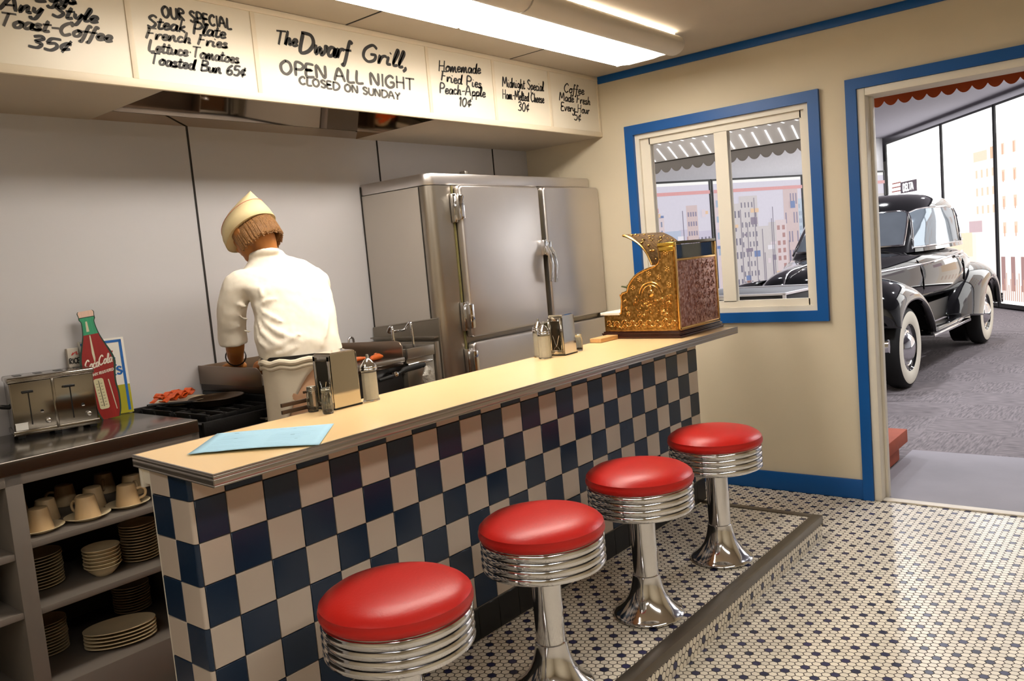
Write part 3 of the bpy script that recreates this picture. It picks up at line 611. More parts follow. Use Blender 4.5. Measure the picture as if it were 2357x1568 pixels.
def sausage(loc, rz, L, r, lab, m=M_SAUS, cat='sausage', name='sausage', grp=None):
    t = MB(); n = 9
    pts = [(L * (k / (n - 1) - .5), 0.10 * L * math.sin(PI * k / (n - 1)), r) for k in range(n)]
    t.tube(pts, [r * (0.55, .88, 1, 1, 1, 1, 1, .88, .55)[k] for k in range(n)], 14)
    t.sph(pts[0], r * .56, 12); t.sph(pts[-1], r * .56, 12)
    o = t.build(name, m); o.location = loc; o.rotation_euler = (0, 0, rz); return tag(o, lab, cat, grp)
sausage((1.13, 1.14, gz + .0005), 0.0, 0.13, 0.020, 'golden brown bun on the griddle next to the hand of the cook', M_BUN, 'bun', 'bun')
sausage((1.46, 1.10, gz + .0005), 0.10, 0.16, 0.012, 'longest sausage on the right end of the griddle, toward the cook', grp='sausages on the griddle')
sausage((1.545, 1.03, gz + .0005), 0.25, 0.085, 0.014, 'short thick sausage at the front right of the griddle', grp='sausages on the griddle')
sausage((1.600, 1.08, gz + .0005), 1.2, 0.07, 0.014, 'sausage lying nearest the right guard of the griddle', grp='sausages on the griddle')
# ---- open-burner stove with pan, plate and bacon
O = thing('stove', 'black open-burner stove between the steel table and the griddle', 'stove', (0.725, 1.15, 0))
W(MB().box((0.566, 0.90, 0.02), (0.884, 1.446, 0.905), 0.006).box((0.60, 0.888, 0.2), (0.86, 0.902, 0.72), .006), 'body', M_BLACK, O)
M_IRON = mat('cast_iron', '#141313', 0.55, 0.4, 0.3, 40, 0.1, 120)
for gy in (1.03, 1.30):
    g = MB()
    for k in range(5): g.box((0.60 + k * 0.062, gy - 0.12, 0.905), (0.612 + k * 0.062, gy + 0.12, 0.932), 0.003)
    for k in (-0.118, 0.0, 0.108): g.box((0.595, gy + k, 0.905), (0.862, gy + k + 0.012, 0.926), 0.003)
    g.lathe([(0.02, 0.905), (0.055, 0.905), (0.05, 0.918), (0.02, 0.918)], 24, Matrix.Translation((0.73, gy, 0)))
    W(g, 'grate', M_IRON, O)
W(MB().box((0.566, 0.885, 0.86), (0.884, 0.902, 0.912), 0.004), 'front_rail', M_IRON, O)
for x in (0.65, 0.80): W(MB().cyl((x, 0.888, 0.82), (x, 0.850, 0.82), 0.02, 0.016, n=18, bev=.003), 'burner_knob', M_BLACK, O)
W(MB().box((0.80, 0.845, 0.875), (0.875, 0.853, 0.885), 0.002).cyl((.805, .85, .88), (.805, .89, .88), .004).cyl((.87, .85, .88), (.87, .89, .88), .004), 'oven_handle', M_STEEL, O)
W(MB().box((0.575, 1.425, 0.905), (0.884, 1.446, 0.935), 0.003), 'back_rail', M_IRON, O)
P_ = thing('frying_pan', 'black steel frying pan on the stove with a long thin handle', 'pan', (0.772, 1.130, 0.9325))
MB().lathe([(0, 0), (0.082, 0), (0.090, .004), (0.106, 0.028), (0.109, 0.029), (0.107, 0.031), (0.090, .008), (0.08, 0.005), (0, 0.005)], 56).build('bowl', mat('pan_steel', '#5c4e42', 0.28, 0.8, 0.2, 12), P_)
MB().tube([(-0.10, 0.0, 0.027), (-0.15, -.01, 0.034), (-0.24, -0.005, 0.045), (-0.285, 0.0, 0.046)], [0.006, .005, .004, .006], 8, smooth=4).build('handle', M_IRON, P_)
D = thing('platter', 'cream plate of bacon at the back left of the stove', 'plate', (0.730, 1.325, 0.9325))
M_CHINA = mat('cream_china', '#d8c6a2', 0.30, 0, 0.08, 14)
MB().lathe([(0, 0), (0.05, 0), (0.055, .004), (0.10, .016), (0.106, .019), (0.10, .020), (0.055, .008), (0, .007)], 48).build('dish', M_CHINA, D)
M_BAC = mat('bacon', '#d2551f', 0.42, 0, 0.45, 30, 0.2, 60, stretch=(.3, 3, 1))
for k in range(6):
    r_ = random.Random(k + 3); n = 16; L = 0.17 + r_.uniform(-.02, .03); A = []; Bq = []; ph = r_.uniform(0, 6)
    for i in range(n):
        x = L * (i / (n - 1) - .5); z = 0.0075 * math.sin(i * 1.25 + ph); A.append((x, -.014 + .002 * math.sin(i * .9 + k), z)); Bq.append((x, .014 + .002 * math.cos(i * .8 + k), z + .003 * math.sin(i + k)))
    rings = [[A[i], Bq[i], (Bq[i][0], Bq[i][1], Bq[i][2] + .003), (A[i][0], A[i][1], A[i][2] + .003)] for i in range(n)]
    o = MB().loft(rings).build('bacon_strip', M_BAC, angle=70)
    o.location = (0.688 + .014 * (k % 3) + r_.uniform(-.02, .02), 1.285 + 0.017 * k, 0.967 + 0.006 * (k % 3)); o.rotation_euler = (0, 0, 0.35 + r_.uniform(-.25, .25))
    tag(o, 'wavy orange strip of bacon in the pile on the cream plate on the stove', 'bacon', 'bacon strips on the plate')
# ---- steel work table over open shelving
TB = thing('steel_table', 'stainless steel work table top at the left with a folded front edge', 'table', (-0.4, 1.15, 0.88))
M_TABLE = mat('polished_table_steel', '#7d776f', 0.18, 0.95, 0.10, 5, 0.04, 30)
W(MB().box((-1.6, 0.880, 0.884), (0.545, 1.448, 0.930), 0.004, 3), 'worktop', M_TABLE, TB)
SH = thing('shelf_unit', 'grey-brown open shelving of dishes under the steel table', 'shelf', (-0.4, 1.15, 0))
M_SHELF = mat('grey_brown_shelf_paint', '#6e665e', 0.48, 0, 0.06, 10)
for xa, xb in ((-0.100, -0.050), (0.515, 0.545), (-1.6, -1.55)): W(MB().box((xa, 0.886, 0), (xb, 1.44, 0.884), 0.002), 'upright', M_SHELF, SH)
W(MB().box((-1.6, 0.886, 0.850), (0.545, 0.90, 0.884), 0.002), 'top_rail', M_SHELF, SH)
W(MB().box((-1.6, 1.425, 0.0), (0.545, 1.44, 0.884)), 'back_board', mat('dark_shelf_back', '#3a322b', 0.7), SH)
for z in (0.664, 0.450): W(MB().box((-0.05, 0.888, z - 0.021), (0.515, 1.425, z), 0.002), 'shelf_board', M_SHELF, SH)
for z in (0.642, 0.455): W(MB().box((-1.55, 0.888, z - 0.021), (-0.10, 1.425, z), 0.002), 'shelf_board', M_SHELF, SH)
W(MB().box((-1.55, 0.888, 0.0), (0.515, 1.425, 0.185), 0.002), 'bottom_board', M_SHELF, SH)
# dishes
M_CHINA2 = mat('tan_stoneware', '#c0a47c', 0.35, 0, 0.10, 20)
def cup():
    c = thing('coffee_cup', '-', 'cup', (0, 0, 0), 0, 'upturned coffee cups on the top shelf')
    MB().lathe([(0.0, .074), (0.024, .074), (0.029, .072), (0.0305, .066), (0.036, .03), (0.0405, .004), (0.041, 0), (.038, 0), (.034, .03), (.028, .064), (0, .066)], 40).build('bowl', M_CHINA2, c, angle=50)
    MB().tube([(0.033, 0, 0.052), (0.05, 0, 0.054), (0.060, 0, 0.042), (0.056, 0, 0.024), (0.037, 0, 0.016)], 0.0048, 10, smooth=5).build('handle', M_CHINA2, c)
    return c
cup0 = cup(); sc0 = MB().lathe([(0, 0), (.042, 0), (.044, .002), (.070, .012), (.073, .015), (.070, .0155), (.044, .006), (.04, .005), (0, .005)], 44).build('saucer', M_CHINA)
first = [True, True]
def put_cup(x, y, rz, lab, z=0.6645, saucer=True, slab=None):
    if saucer:
        if first[1]: s = sc0; first[1] = False
        else: s = sc0.copy(); COL.objects.link(s)
        s.location = (x, y, z); tag(s, slab, 'saucer', 'saucers on the top shelf'); z += .0055
    if first[0]:
        c = cup0; first[0] = False; c.location = (x, y, z); c.rotation_euler = (0, 0, rz); c['label'] = lab
    else: dup(cup0, (x, y, z), rz, lab)
put_cup(0.014, 0.985, 2.2, 'upturned tan cup at the left front of the top shelf', slab='saucer under the leftmost front cup of the top shelf')
put_cup(0.160, 0.975, 2.0, 'upturned tan cup in the middle front of the top shelf', slab='saucer under the middle front cup of the top shelf')
put_cup(0.303, 0.985, -0.5, 'upturned tan cup with its handle showing, nearest the counter end', slab='saucer under the cup nearest the counter end')
for x, y, lab in ((0.083, 1.110, 'dim upturned cup behind and between the left and middle front cups'), (0.238, 1.105, 'dim upturned cup behind and between the middle and right front cups'), (0.395, 1.14, 'dim upturned cup behind the right front cup'),
                  (0.04, 1.255, 'dark upturned cup deep at the back left of the top shelf'), (0.205, 1.26, 'dark upturned cup deep at the back middle of the top shelf'), (0.36, 1.29, 'dark upturned cup deep at the back right of the top shelf')):
    put_cup(x, y, 1.0 + x * 9, lab, saucer=False)
def stack(o, n, x, y, z, pitch, name, top, rest, cat, grp, rz=0.0, bottom=None):
    for k in range(n):
        q = o if k == 0 else o.copy()
        if k: COL.objects.link(q)
        j = random.Random(k * 7 + n)
        q.location = (x + j.uniform(-.0015, .0015), y + j.uniform(-.0015, .0015), z + k * pitch); q.rotation_euler = (0, 0, rz + j.uniform(-.02, .02))
        tag(q, top if k == n - 1 else (bottom if bottom and k == 0 else rest), cat, grp)
def plate(r, h=.010): return MB().lathe([(0, 0), (r * .6, 0), (r * .62, .001), (r * .96, h - .0008), (r, h), (r * .995, h + .0014), (r * .95, h + .0010), (r * .62, .0028), (0, .0025)], 44).build('plate', M_CHINA, angle=60)
stack(plate(.077), 11, 0.030, 1.105, 0.4505, .0104, 'plate', 'top plate of the stack at the left of the middle shelf', 'plate within the stack at the left of the middle shelf', 'plate', 'plates stacked at the left of the middle shelf')
bw = MB().lathe([(0, 0), (.026, 0), (.028, .002), (.045, .018), (.058, .036), (.0605, .037), (.060, .039), (.056, .038), (.043, .021), (.026, .006), (0, .005)], 44).build('bowl', M_CHINA, angle=60)
stack(bw, 6, 0.197, 1.0, 0.4505, .0125, 'bowl', 'top bowl of the stack on the middle shelf', 'bowl within the stack on the middle shelf', 'bowl', 'bowls stacked on the middle shelf', bottom='lowest bowl of the stack on the middle shelf, its rounded belly showing')
stack(plate(.064, .009), 13, 0.348, 1.035, 0.4505, .0104, 'plate', 'top small plate of the stack beside the counter end on the middle shelf', 'small plate within the stack beside the counter end on the middle shelf', 'plate', 'small plates stacked beside the counter end')
stack(plate(.070), 11, 0.052, 1.19, 0.1855, .0106, 'plate', 'top plate of the dim stack at the left of the bottom shelf', 'plate within the dim stack at the left of the bottom shelf', 'plate', 'plates stacked at the left of the bottom shelf')
stack(plate(.068), 10, 0.40, 1.28, 0.1855, .0105, 'plate', 'top plate of the dark stack at the back right of the bottom shelf', 'plate within the dark stack at the back right of the bottom shelf', 'plate', 'plates stacked at the back right of the bottom shelf')
ov = MB().lathe([(0, 0), (.066, 0), (.068, .001), (.104, .010), (.112, .0125), (.112, .016), (.106, .0155), (.07, .005), (0, .0045)], 56)
ov.bm.transform(Matrix.Diagonal((1.05, 0.66, 1, 1))); ov = ov.build('oval_platter', M_CHINA, angle=60)
stack(ov, 5, 0.232, 1.02, 0.1855, .0128, 'oval_platter', 'top oval platter of the stack on the bottom shelf', 'oval platter within the stack on the bottom shelf', 'platter', 'oval platters stacked on the bottom shelf', rz=-0.42)
M_TUMB = mat('smoky_tumbler_glass', '#c8cfc6', 0.05, 0, 0, trans=1.0, ior=1.45)
tm = MB().lathe([(0, 0), (.028, 0), (.036, .12), (.0345, .12), (.027, .006), (0, .006)], 32).build('tumbler', M_TUMB)
for k, (x, y, z, lab) in enumerate(((-0.175, 0.99, 0.456, 'dark glass tumbler on the left bay middle shelf, nearer the upright'), (-0.26, 1.0, 0.456, 'dark glass tumbler on the left bay middle shelf, cut by the picture edge'), (-0.17, 1.0, 0.643, 'dark glass tumbler on the left bay top shelf'))):
    q = tm if k == 0 else tm.copy()
    if k: COL.objects.link(q)
    q.location = (x, y, z); tag(q, lab, 'glass', 'glass tumblers in the left bay')
# ---- toaster
TO = thing('toaster', 'four-slot chrome toaster on the steel table', 'toaster', (0.0, 0, 0), 0)
TO.location = (0.2285, 1.3175, 0.9305); TO.rotation_euler = (0, 0, -0.235)
w, d = 0.135, 0.075
M_TCH = mat('toaster_chrome', '#938d84', 0.13, 1.0, 0.03, 8)
tb = MB().box((-w, -d, 0.018), (w, d, 0.202), 0.006, 3).box((-w - .004, -d - .004, .010), (w + .004, d + .004, .030), .004); tb.build('body', M_TCH, TO)
tp = MB().box((-w - .005, -d - .006, 0.196), (w + .005, d + .005, 0.218), 0.008, 3)
for k in range(3): tp.box((-w - .004, -d - .0075, 0.200 + k * .005), (w + .004, -d - .004, 0.203 + k * .005), .001)
tp.build('ribbed_top', M_TCH, TO)
for k in range(4): MB().box((-.110 + k * .066, -.030, .2170), (-.086 + k * .066, .035, .2192)).build('slot', M_BLACK, TO)
for k in range(2):
    x = -.078 + k * .132
    MB().box((x - .002, -d - .0012, .045), (x + .002, -d, .165)).build('lever_track', M_BLACK, TO)
    MB().box((x - .022, -d - .022, .160), (x + .014, -d, .168), .002).build('lever', M_BLACK, TO)
    MB().cyl((x + .050, -d, .052), (x + .050, -d - .014, .052), .010, .008, n=18, bev=.002).build('browning_knob', M_CHROME, TO)
    MB().cyl((x + .035, -d, .088), (x + .035, -d - .002, .088), .0055, n=14).build('pilot_light', M_BLACK, TO)
    MB().box((x + .030, -d - .006, .082), (x + .040, -d - .002, .086), .001).build('toggle', M_CHROME, TO)
MB().box((-.004, -d - .006, .02), (.006, -d, .20), .002).build('front_rib', M_TCH, TO)
MB().box((-.130, -d - .0012, .030), (-.092, -d, .052)).box((-.131, -d - .0016, .052), (-.091, -d, .056)).build('sticker', [mat('white_sticker', '#dcdad4', 0.5)], TO)
MB().tube([(-w, -.02, .11), (-w - .025, -.02, .115), (-w - .025, .02, .115), (-w, .02, .11)], .006, 8, smooth=4).build('side_handle', M_BLACK, TO)
for sx in (-1, 0, 1):
    for sy in (-1, 1): MB().box((sx * (w - .02) - .012, sy * (d - .012) - .010, 0), (sx * (w - .02) + .012, sy * (d - .012) + .010, .012), .002).build('foot', M_RUBBER, TO)
# ---- bottle-shaped thermometer sign leaning behind the toaster
BT = thing('bottle_sign', 'bottle-shaped tin thermometer sign with red cola leaning behind the toaster', 'sign', (0.445, 1.345, 0.931))
BT.rotation_euler = (math.radians(-6), math.radians(-5), math.radians(-18))
half = [(.030, 0), (.040, .03), (.047, .09), (.0455, .13), (.050, .17), (.058, .205), (.059, .225), (.053, .255), (.041, .29), (.030, .325), (.0245, .355), (.0225, .38), (.0245, .388), (.0275, .394), (.0270, .405), (.0275, .409), (.0285, .420), (.024, .426)]
def sm(h): return [(p.x, p.y) for p in catmull([Vector((a, b, 0)) for a, b in h], 4)]
hs_ = sm(half)
def outline(lo, hi, k=1.0): return [(a * k, b) for a, b in hs_ if lo <= b <= hi]
def slab(mb, lo, hi, k, y0, y1):
    o = outline(lo, hi, k); mb.prism([(a, b) for a, b in o] + [(-a, b) for a, b in reversed(o)], y0, y1, 'xz'); return mb
slab(MB(), 0, .5, 1.06, -.002, .002).build('outline_plate', mat('dark_green_outline', '#16382b', .4), BT, smooth=False)
slab(MB(), .0, .34, .92, -.0030, -.0018).build('cola', mat('cola_red_print', '#8c1410', .3, 0, .35, 14, stretch=(6, 1, .5)), BT, smooth=False)
slab(MB(), .328, .402, .92, -.0030, -.0018).build('green_neck', mat('bottle_green_print', '#2f8f66', .3, 0, .4, 18, stretch=(6, 1, .5)), BT, smooth=False)
slab(MB(), .402, .43, .96, -.0032, -.0018).build('cap', mat('cap_cream_print', '#d9b7a4', .35, 0, .2, 60, stretch=(6, 1, .2)), BT, smooth=False)
MB().prism([(-.012, .26), (-.006, .33), (-.002, .33), (-.004, .24), (-.010, .215)], -.0036, -.003, 'xz').prism([(-.012, .345), (-.008, .385), (-.002, .385), (-.002, .345)], -.0036, -.003, 'xz').prism([(.020, .15), (.026, .03), (.029, .03), (.024, .15)], -.0036, -.003, 'xz').build('highlight', mat('pale_highlight_print', '#c9c2a6', .4), BT, smooth=False)
MB().prism(rr3(-.030, .04, .004, .160, .008), -.0044, -.003, 'xz').build('thermometer_plate', mat('thermometer_cream', '#cfc7a0', .4, 0, .05), BT, smooth=False)
tk = MB().box((-.0145, -.0052, .05), (-.0125, -.0044, .152))
for k in range(8): tk.box((-.024, -.0050, .055 + .012 * k), (-.017, -.0044, .0565 + .012 * k)); tk.box((-.009, -.0050, .055 + .012 * k), (-.002, -.0044, .0565 + .012 * k))
tk.build('scale_marks', M_INK, BT, smooth=False)
M_SCR = mat('white_script_print', '#e2d6c6', .4, 0, .04)
lettering('script', BT, M_SCR, [('Coca', -.024, .203, .052, .036, .0042, .10, .35), ('Cola', .026, .211, .050, .036, .0042, .10, .35)], y=-.0040, seed=3)
lettering('script', BT, M_SCR, [('MARK REGISTERED', .008, .176, .082, .0095, .0018, .10, .05)], y=-.0040, seed=4)
# ---- cereal boxes leaning on the wall
M_BXW = mat('cereal_box_white', '#e6e2d8', .5, 0, .03)
M_BXB = mat('cereal_box_blue', '#1d62ad', .5, 0, .03)
B1 = thing('cereal_box', 'white cereal box with a blue border behind the bottle sign', 'box', (0.480, 1.405, 0.931)); B1.rotation_euler = (math.radians(-3), 0, math.radians(-8))
MB().box((-.085, 0, 0), (.080, .035, .305), .001).build('carton', M_BXW, B1, smooth=False)
bd = MB(); bd.box((-.080, -.0012, .287), (.070, 0, .297)); bd.box((.060, -.0012, .01), (.070, 0, .297)); bd.build('blue_border', M_BXB, B1, smooth=False)
MB().box((-.08, -.0008, .0), (.079, 0, .115)).build('yellow_green_panel', mat('cereal_box_yellow_green', '#a9a21e', .5, 0, .06), B1, smooth=False)
lettering('print', B1, M_BXB, [('E', .030, .196, .024, .030, .0075, 0, 0), ('ES', .036, .158, .046, .030, .0075, 0, 0)], y=-.0016)
lettering('print', B1, mat('cereal_red_script', '#b5302a', .5), [("g", .022, .243, .018, .022, .003, .1, .3)], y=-.0016, seed=5)
B2 = thing('cereal_box', 'grey-sided cereal box reading RICE, half hidden by the bottle sign', 'box', (0.385, 1.412, 0.931)); B2.rotation_euler = (math.radians(-3), 0, math.radians(-5))
MB().box((-.036, 0, 0), (.004, .03, .285), .001).build('carton', mat('cereal_box_grey', '#b9b1a4', .55, 0, .06), B2, smooth=False)
lettering('print', B2, M_INK, [('RICE', -.014, .225, .040, .020, .0042, 0, 0)], y=-.0012)
lettering('print', B2, mat('cereal_red_script', '#b5302a', .5), [('n', -.012, .258, .026, .02, .003, .1, .3)], y=-.0012, seed=6)
# ============================================================ things on the counter
CT = 0.9853
M_NAP = mat('napkin_dispenser_chrome', '#cfc8bc', 0.07, 1.0, 0.02, 8)
M_SUGAR = mat('white_sugar', '#efe9db', 0.9, 0, 0.05, 90, 0.2, 200)
def napkin(loc, rz, w, d, h, label):
    t = thing('napkin_dispenser', label, 'napkin dispenser', loc, rz, 'napkin dispensers on the counter')
    tpr = 0.004
    b = MB(); b.loft([[(sx * (w / 2 - k), sy * (d / 2 - k), z) for sx, sy in ((-1, -1), (1, -1), (1, 1), (-1, 1))] for z, k in ((0.004, 0.0), (h - .004, tpr), (h, tpr + .004))])
    b.build('case', M_NAP, t, smooth=False)
    MB().box((-w / 2 - .003, -d / 2 - .003, 0), (w / 2 + .003, d / 2 + .003, .005), .0015).build('base_plate', M_BLACK, t)
    for s in (-1, 1):
        f = MB(); x = s * (w / 2 - .0005)
        for (y0, y1, z0, z1) in ((-d / 2 + .004, -d / 2 + .016, .01, h - .01), (d / 2 - .016, d / 2 - .004, .01, h - .01), (-d / 2 + .004, d / 2 - .004, h - .026, h - .008), (-d / 2 + .004, d / 2 - .004, .01, .024)):
            f.box((min(x, x + s * .003), y0, z0), (max(x, x + s * .003), y1, z1), .001)
        f.build('face_frame', M_NAP, t)
        MB().box((min(x, x + s * .0008), -d / 2 + .015, .022), (max(x, x + s * .0008), d / 2 - .015, h - .026)).build('spring_plate', mat('dark_tarnished_plate', '#4a463c', .22, .9, .2, 10), t)
        MB().tube([(x + s * .002, -.016, h * .50), (x + s * .003, 0, h * .22), (x + s * .002, .016, h * .50)], .0012, 6).tube([(x + s * .002, -.018, h * .12), (x + s * .002, -.006, h * .22)], .0010, 6).tube([(x + s * .002, .018, h * .12), (x + s * .002, .006, h * .22)], .0010, 6).build('spring_wire', M_CHROME, t)
    return t
napkin((0.668, 0.217, CT), 0, .107, .090, .180, 'taller chrome napkin dispenser behind the two glass shakers')
napkin((1.842, 0.168, CT), 0.06, .094, .078, .172, 'chrome napkin dispenser farther along the counter behind the sugar pourers')
def pourer(loc, label, r=.0265, h=.110):
    t = thing('sugar_pourer', label, 'sugar pourer', loc, 0.2, 'glass sugar pourers on the counter')
    n = 10
    def ring(rr, z): return [(rr * math.cos(2 * PI * k / n), rr * math.sin(2 * PI * k / n), z) for k in range(n)]
    MB().loft([ring(r * 1.08, 0), ring(r * 1.08, .004), ring(r, .008), ring(r * .98, h * .9), ring(r * .95, h)], cap=True).build('glass_jar', M_GLASS, t, angle=20)
    MB().loft([ring(r * .93, .005), ring(r * .93, h * .86)]).build('sugar', M_SUGAR, t, angle=20)
    MB().lathe([(r * 1.02, h - .010), (r * 1.08, h - .009), (r * 1.08, h - .003), (r * 1.03, h - .001), (r * 1.05, h + .003), (r * .98, h + .007), (r * .5, h + .024), (r * .22, h + .030), (r * .18, h + .043), (r * .12, h + .044), (0, h + .044)], 36).build('lid', M_CHROME, t)
    return t
pourer((0.778, 0.188, CT), 'glass sugar pourer just to the right of the taller napkin dispenser')
pourer((1.718, 0.172, CT), 'front glass sugar pourer of the far pair, full and nearest the camera')
pourer((1.763, 0.232, CT), 'rear glass sugar pourer of the far pair, between the front one and the napkin dispenser', h=.120)
def shaker(loc, label, r=.0168, h=.080):
    t = thing('glass_shaker', label, 'shaker', loc, 0, 'glass shakers on the counter')
    MB().lathe([(0, 0), (r * .95, 0), (r, .003), (r, h * .70), (r * .93, h * .76), (r * .86, h * .80), (r * .86, h), (r * .78, h), (r * .78, h * .8), (r * .9, h * .7), (r * .9, .006), (0, .006)], 36).build('jar', M_GLASS, t)
    s = MB()
    for k in range(3): s.lathe([(r * .86, h * (.82 + .055 * k)), (r * .96, h * (.835 + .055 * k)), (r * .86, h * (.85 + .055 * k))], 36, cap=False)
    for k in range(8):
        a = 2 * PI * k / 8; s.tube([(r * 1.0 * math.cos(a), r * 1.0 * math.sin(a), h * .1), (r * 1.01 * math.cos(a), r * 1.01 * math.sin(a), h * .62)], .0009, 6)
    s.build('ribs', M_GLASS, t)
    MB().lathe([(0, h * .985), (r * .78, h * .985), (r * .78, h * 1.01), (0, h * 1.015)], 30).build('screw_cap', mat('pewter_cap', '#a9a59e', .3, .9, .05), t)
    MB().lathe([(0, .0065), (r * .88, .0065), (r * .88, h * .18), (0, h * .19)], 24).build('contents', mat('ground_pepper', '#4b4036', .9, 0, .4, 200), t)
    return t
shaker((0.580, 0.238, CT), 'glass shaker at the back of the near pair, in front of the napkin dispenser')
shaker((0.5705, 0.152, CT), 'front glass shaker of the near pair, closest to the camera')
shaker((1.946, 0.158, CT), 'glass shaker alone to the right of the far napkin dispenser', h=.074)
# small dark rack at the back edge of the top
k_ = thing('check_rack', 'small dark slatted rack at the back edge of the counter behind the glass shakers', 'rack', (0.555, 0.262, CT))
M_DKW = mat('dark_brown_slats', '#4a3626', .5, .2, .2, 20)
MB().box((.030, -.006, 0), (.040, .006, .075), .001).build('post', M_BLACK, k_)
for z in (.008, .030): MB().box((-.075, -.004, z), (.032, .004, z + .012), .001).build('slat', M_DKW, k_)
MB().box((.012, -.004, .058), (.032, .004, .066), .001).build('slat', M_DKW, k_)
# blue menu sheet
pp = [Vector(v) for v in ((.053, .062, 0), (.255, -.213, 0), (.459, -.016, 0), (.248, .246, 0))]
N = 14; rings = []
for i in range(N + 1):
    row = []
    for j in range(N + 1):
        u, v = i / N, j / N; p = pp[0].lerp(pp[1], u).lerp(pp[3].lerp(pp[2], u), v)
        z = 0.0012 + .0055 * (math.sin(PI * u) * (1 - v) ** 2) + .004 * max(0, u - .7) * (1 - v) + .006 * max(0, .25 - v) * (1 if u < .15 else 0)
        row.append((p.x, p.y, z))
    rings.append(row)
PM = thing('paper_menu', 'light blue printed paper menu sheet lying on the counter end', 'menu', (0, 0, CT + .0008))
M_PAP = mat('light_blue_paper', '#a5cfe4', .75, 0, .03, 20)
t = bmesh.new(); Rv = [[t.verts.new(p) for p in r] for r in rings]
for i in range(N):
    for j in range(N): t.faces.new((Rv[i][j], Rv[i + 1][j], Rv[i + 1][j + 1], Rv[i][j + 1]))
bmesh.ops.recalc_face_normals(t, faces=t.faces[:]); mb = MB(); mb._add(t)
sheet = mb.build('sheet', M_PAP, PM); so = sheet.modifiers.new('thick', 'SOLIDIFY'); so.thickness = .0006; so.offset = 0
pr_ = MB(); r_ = random.Random(4)
def surf_(u, v):
    i, j = min(int(u * N), N - 1), min(int(v * N), N - 1); return Vector(rings[i][j]).lerp(Vector(rings[i + 1][j + 1]), .5 * ((u * N - i) + (v * N - j))) + Vector((0, 0, .0012))
ex = (pp[1] - pp[0]).normalized(); ey = (pp[3] - pp[0]).normalized()
for col in range(2):
    for ln in range(13):
        v0 = .10 + .85 * (1 - ln / 13) - .05; u0 = .10 + col * .46; L = r_.uniform(.14, .32)
        if r_.random() < .2: continue
        a = surf_(u0, v0); b = surf_(u0 + L, v0); e = ey * .0012
        pr_.poly([a, b, b + e, a + e])
for u, v, s in ((.2, .86, 3), (.22, .6, 2.5), (.7, .55, 3), (.75, .35, 2), (.66, .9, 2)):
    a = surf_(u, v); pr_.poly([a, a + ex * .004 * s, a + ex * .004 * s + ey * .002 * s, a + ey * .002 * s])
pr_.build('printed_lines', mat('pale_blue_print', '#7fa3b8', .7, 0, .1), PM, smooth=False)
wb = MB().box((2.195, .205, .001), (2.345, .268, .0205), .002).build('wooden_block', mat('pale_wood_block', '#c79d68', .5, 0, .15, 10, stretch=(1, 12, 12)))
wb.location = (0, 0, CT); tag(wb, 'pale wooden block on the counter beside the drawer of the cash register', 'block')

# ============================================================ antique cash register
RX, RW = 2.357, 0.425
R_ = thing('cash_register', 'ornate antique brass cash register at the far end of the counter', 'cash register', (RX, 0, CT))
def brass(name, col, rough, dark, scale, str_):
    m = bpy.data.materials.new(name); m.use_nodes = True; nt = m.node_tree; b = nt.nodes['Principled BSDF']
    tc = nt.nodes.new('ShaderNodeTexCoord')
    v = nt.nodes.new('ShaderNodeTexVoronoi'); v.inputs['Scale'].default_value = scale; nt.links.new(tc.outputs['Object'], v.inputs['Vector'])
    n = nt.nodes.new('ShaderNodeTexNoise'); n.inputs['Scale'].default_value = scale * .7; n.inputs['Detail'].default_value = 4; n.inputs['Distortion'].default_value = 2.0; nt.links.new(tc.outputs['Object'], n.inputs['Vector'])
    ad = nt.nodes.new('ShaderNodeMath'); ad.operation = 'MULTIPLY'; nt.links.new(v.outputs['Distance'], ad.inputs[0]); nt.links.new(n.outputs['Fac'], ad.inputs[1])
    mr = nt.nodes.new('ShaderNodeMapRange'); nt.links.new(ad.outputs[0], mr.inputs[0]); mr.inputs[1].default_value = .08; mr.inputs[2].default_value = .35
    nt.links.new(mixcol(nt, mr.outputs[0], srgb(col), srgb(dark)), b.inputs['Base Color'])
    b.inputs['Metallic'].default_value = .95; b.inputs['Roughness'].default_value = rough
    bp = nt.nodes.new('ShaderNodeBump'); bp.inputs['Strength'].default_value = str_; bp.inputs['Distance'].default_value = .004; bp.invert = True
    nt.links.new(ad.outputs[0], bp.inputs['Height']); nt.links.new(bp.outputs[0], b.inputs['Normal']); return m
M_BRS = brass('engraved_brass', '#cda05c', .33, '#8f6a34', 70, .32)
M_BRP = mat('polished_brass', '#d8a860', .22, 1.0, .08, 20)
M_COP = brass('engraved_copper_panel', '#d0aa9e', .38, '#9a6a5c', 60, .6)
M_MAH = mat('dark_mahogany', '#3a1c12', .25, 0, .25, 12, stretch=(1, 8, 8))
Z = lambda z: z - CT
prof = [(-.108, 1.018), (-.108, 1.412), (-.040, 1.412), (-.044, 1.352), (-.036, 1.336), (-.018, 1.323), (.020, 1.316), (.050, 1.307), (.080, 1.295), (.105, 1.280), (.126, 1.260), (.142, 1.238), (.150, 1.212), (.176, 1.206), (.186, 1.192), (.184, 1.165), (.188, 1.143), (.192, 1.100), (.283, 1.098), (.283, 1.018)]
inner = [(y * .97, z) for y, z in prof]
MB().prism([(y, Z(z)) for y, z in prof], 0.0, 0.014, 'yz', .002).build('side_panel', M_BRS, R_, smooth=False)
MB().prism([(y, Z(z)) for y, z in prof], RW - .014, RW, 'yz', .002).build('side_panel', M_BRS, R_, smooth=False)
MB().prism([(y - (.004 if y > 0 else -.004), Z(z) - (.003 if z > 1.05 else 0)) for y, z in prof[:1] + [(-.108, 1.335), (-.044, 1.335)] + prof[4:]], 0.012, RW - .012, 'yz').build('cabinet', M_BRP, R_, smooth=False)
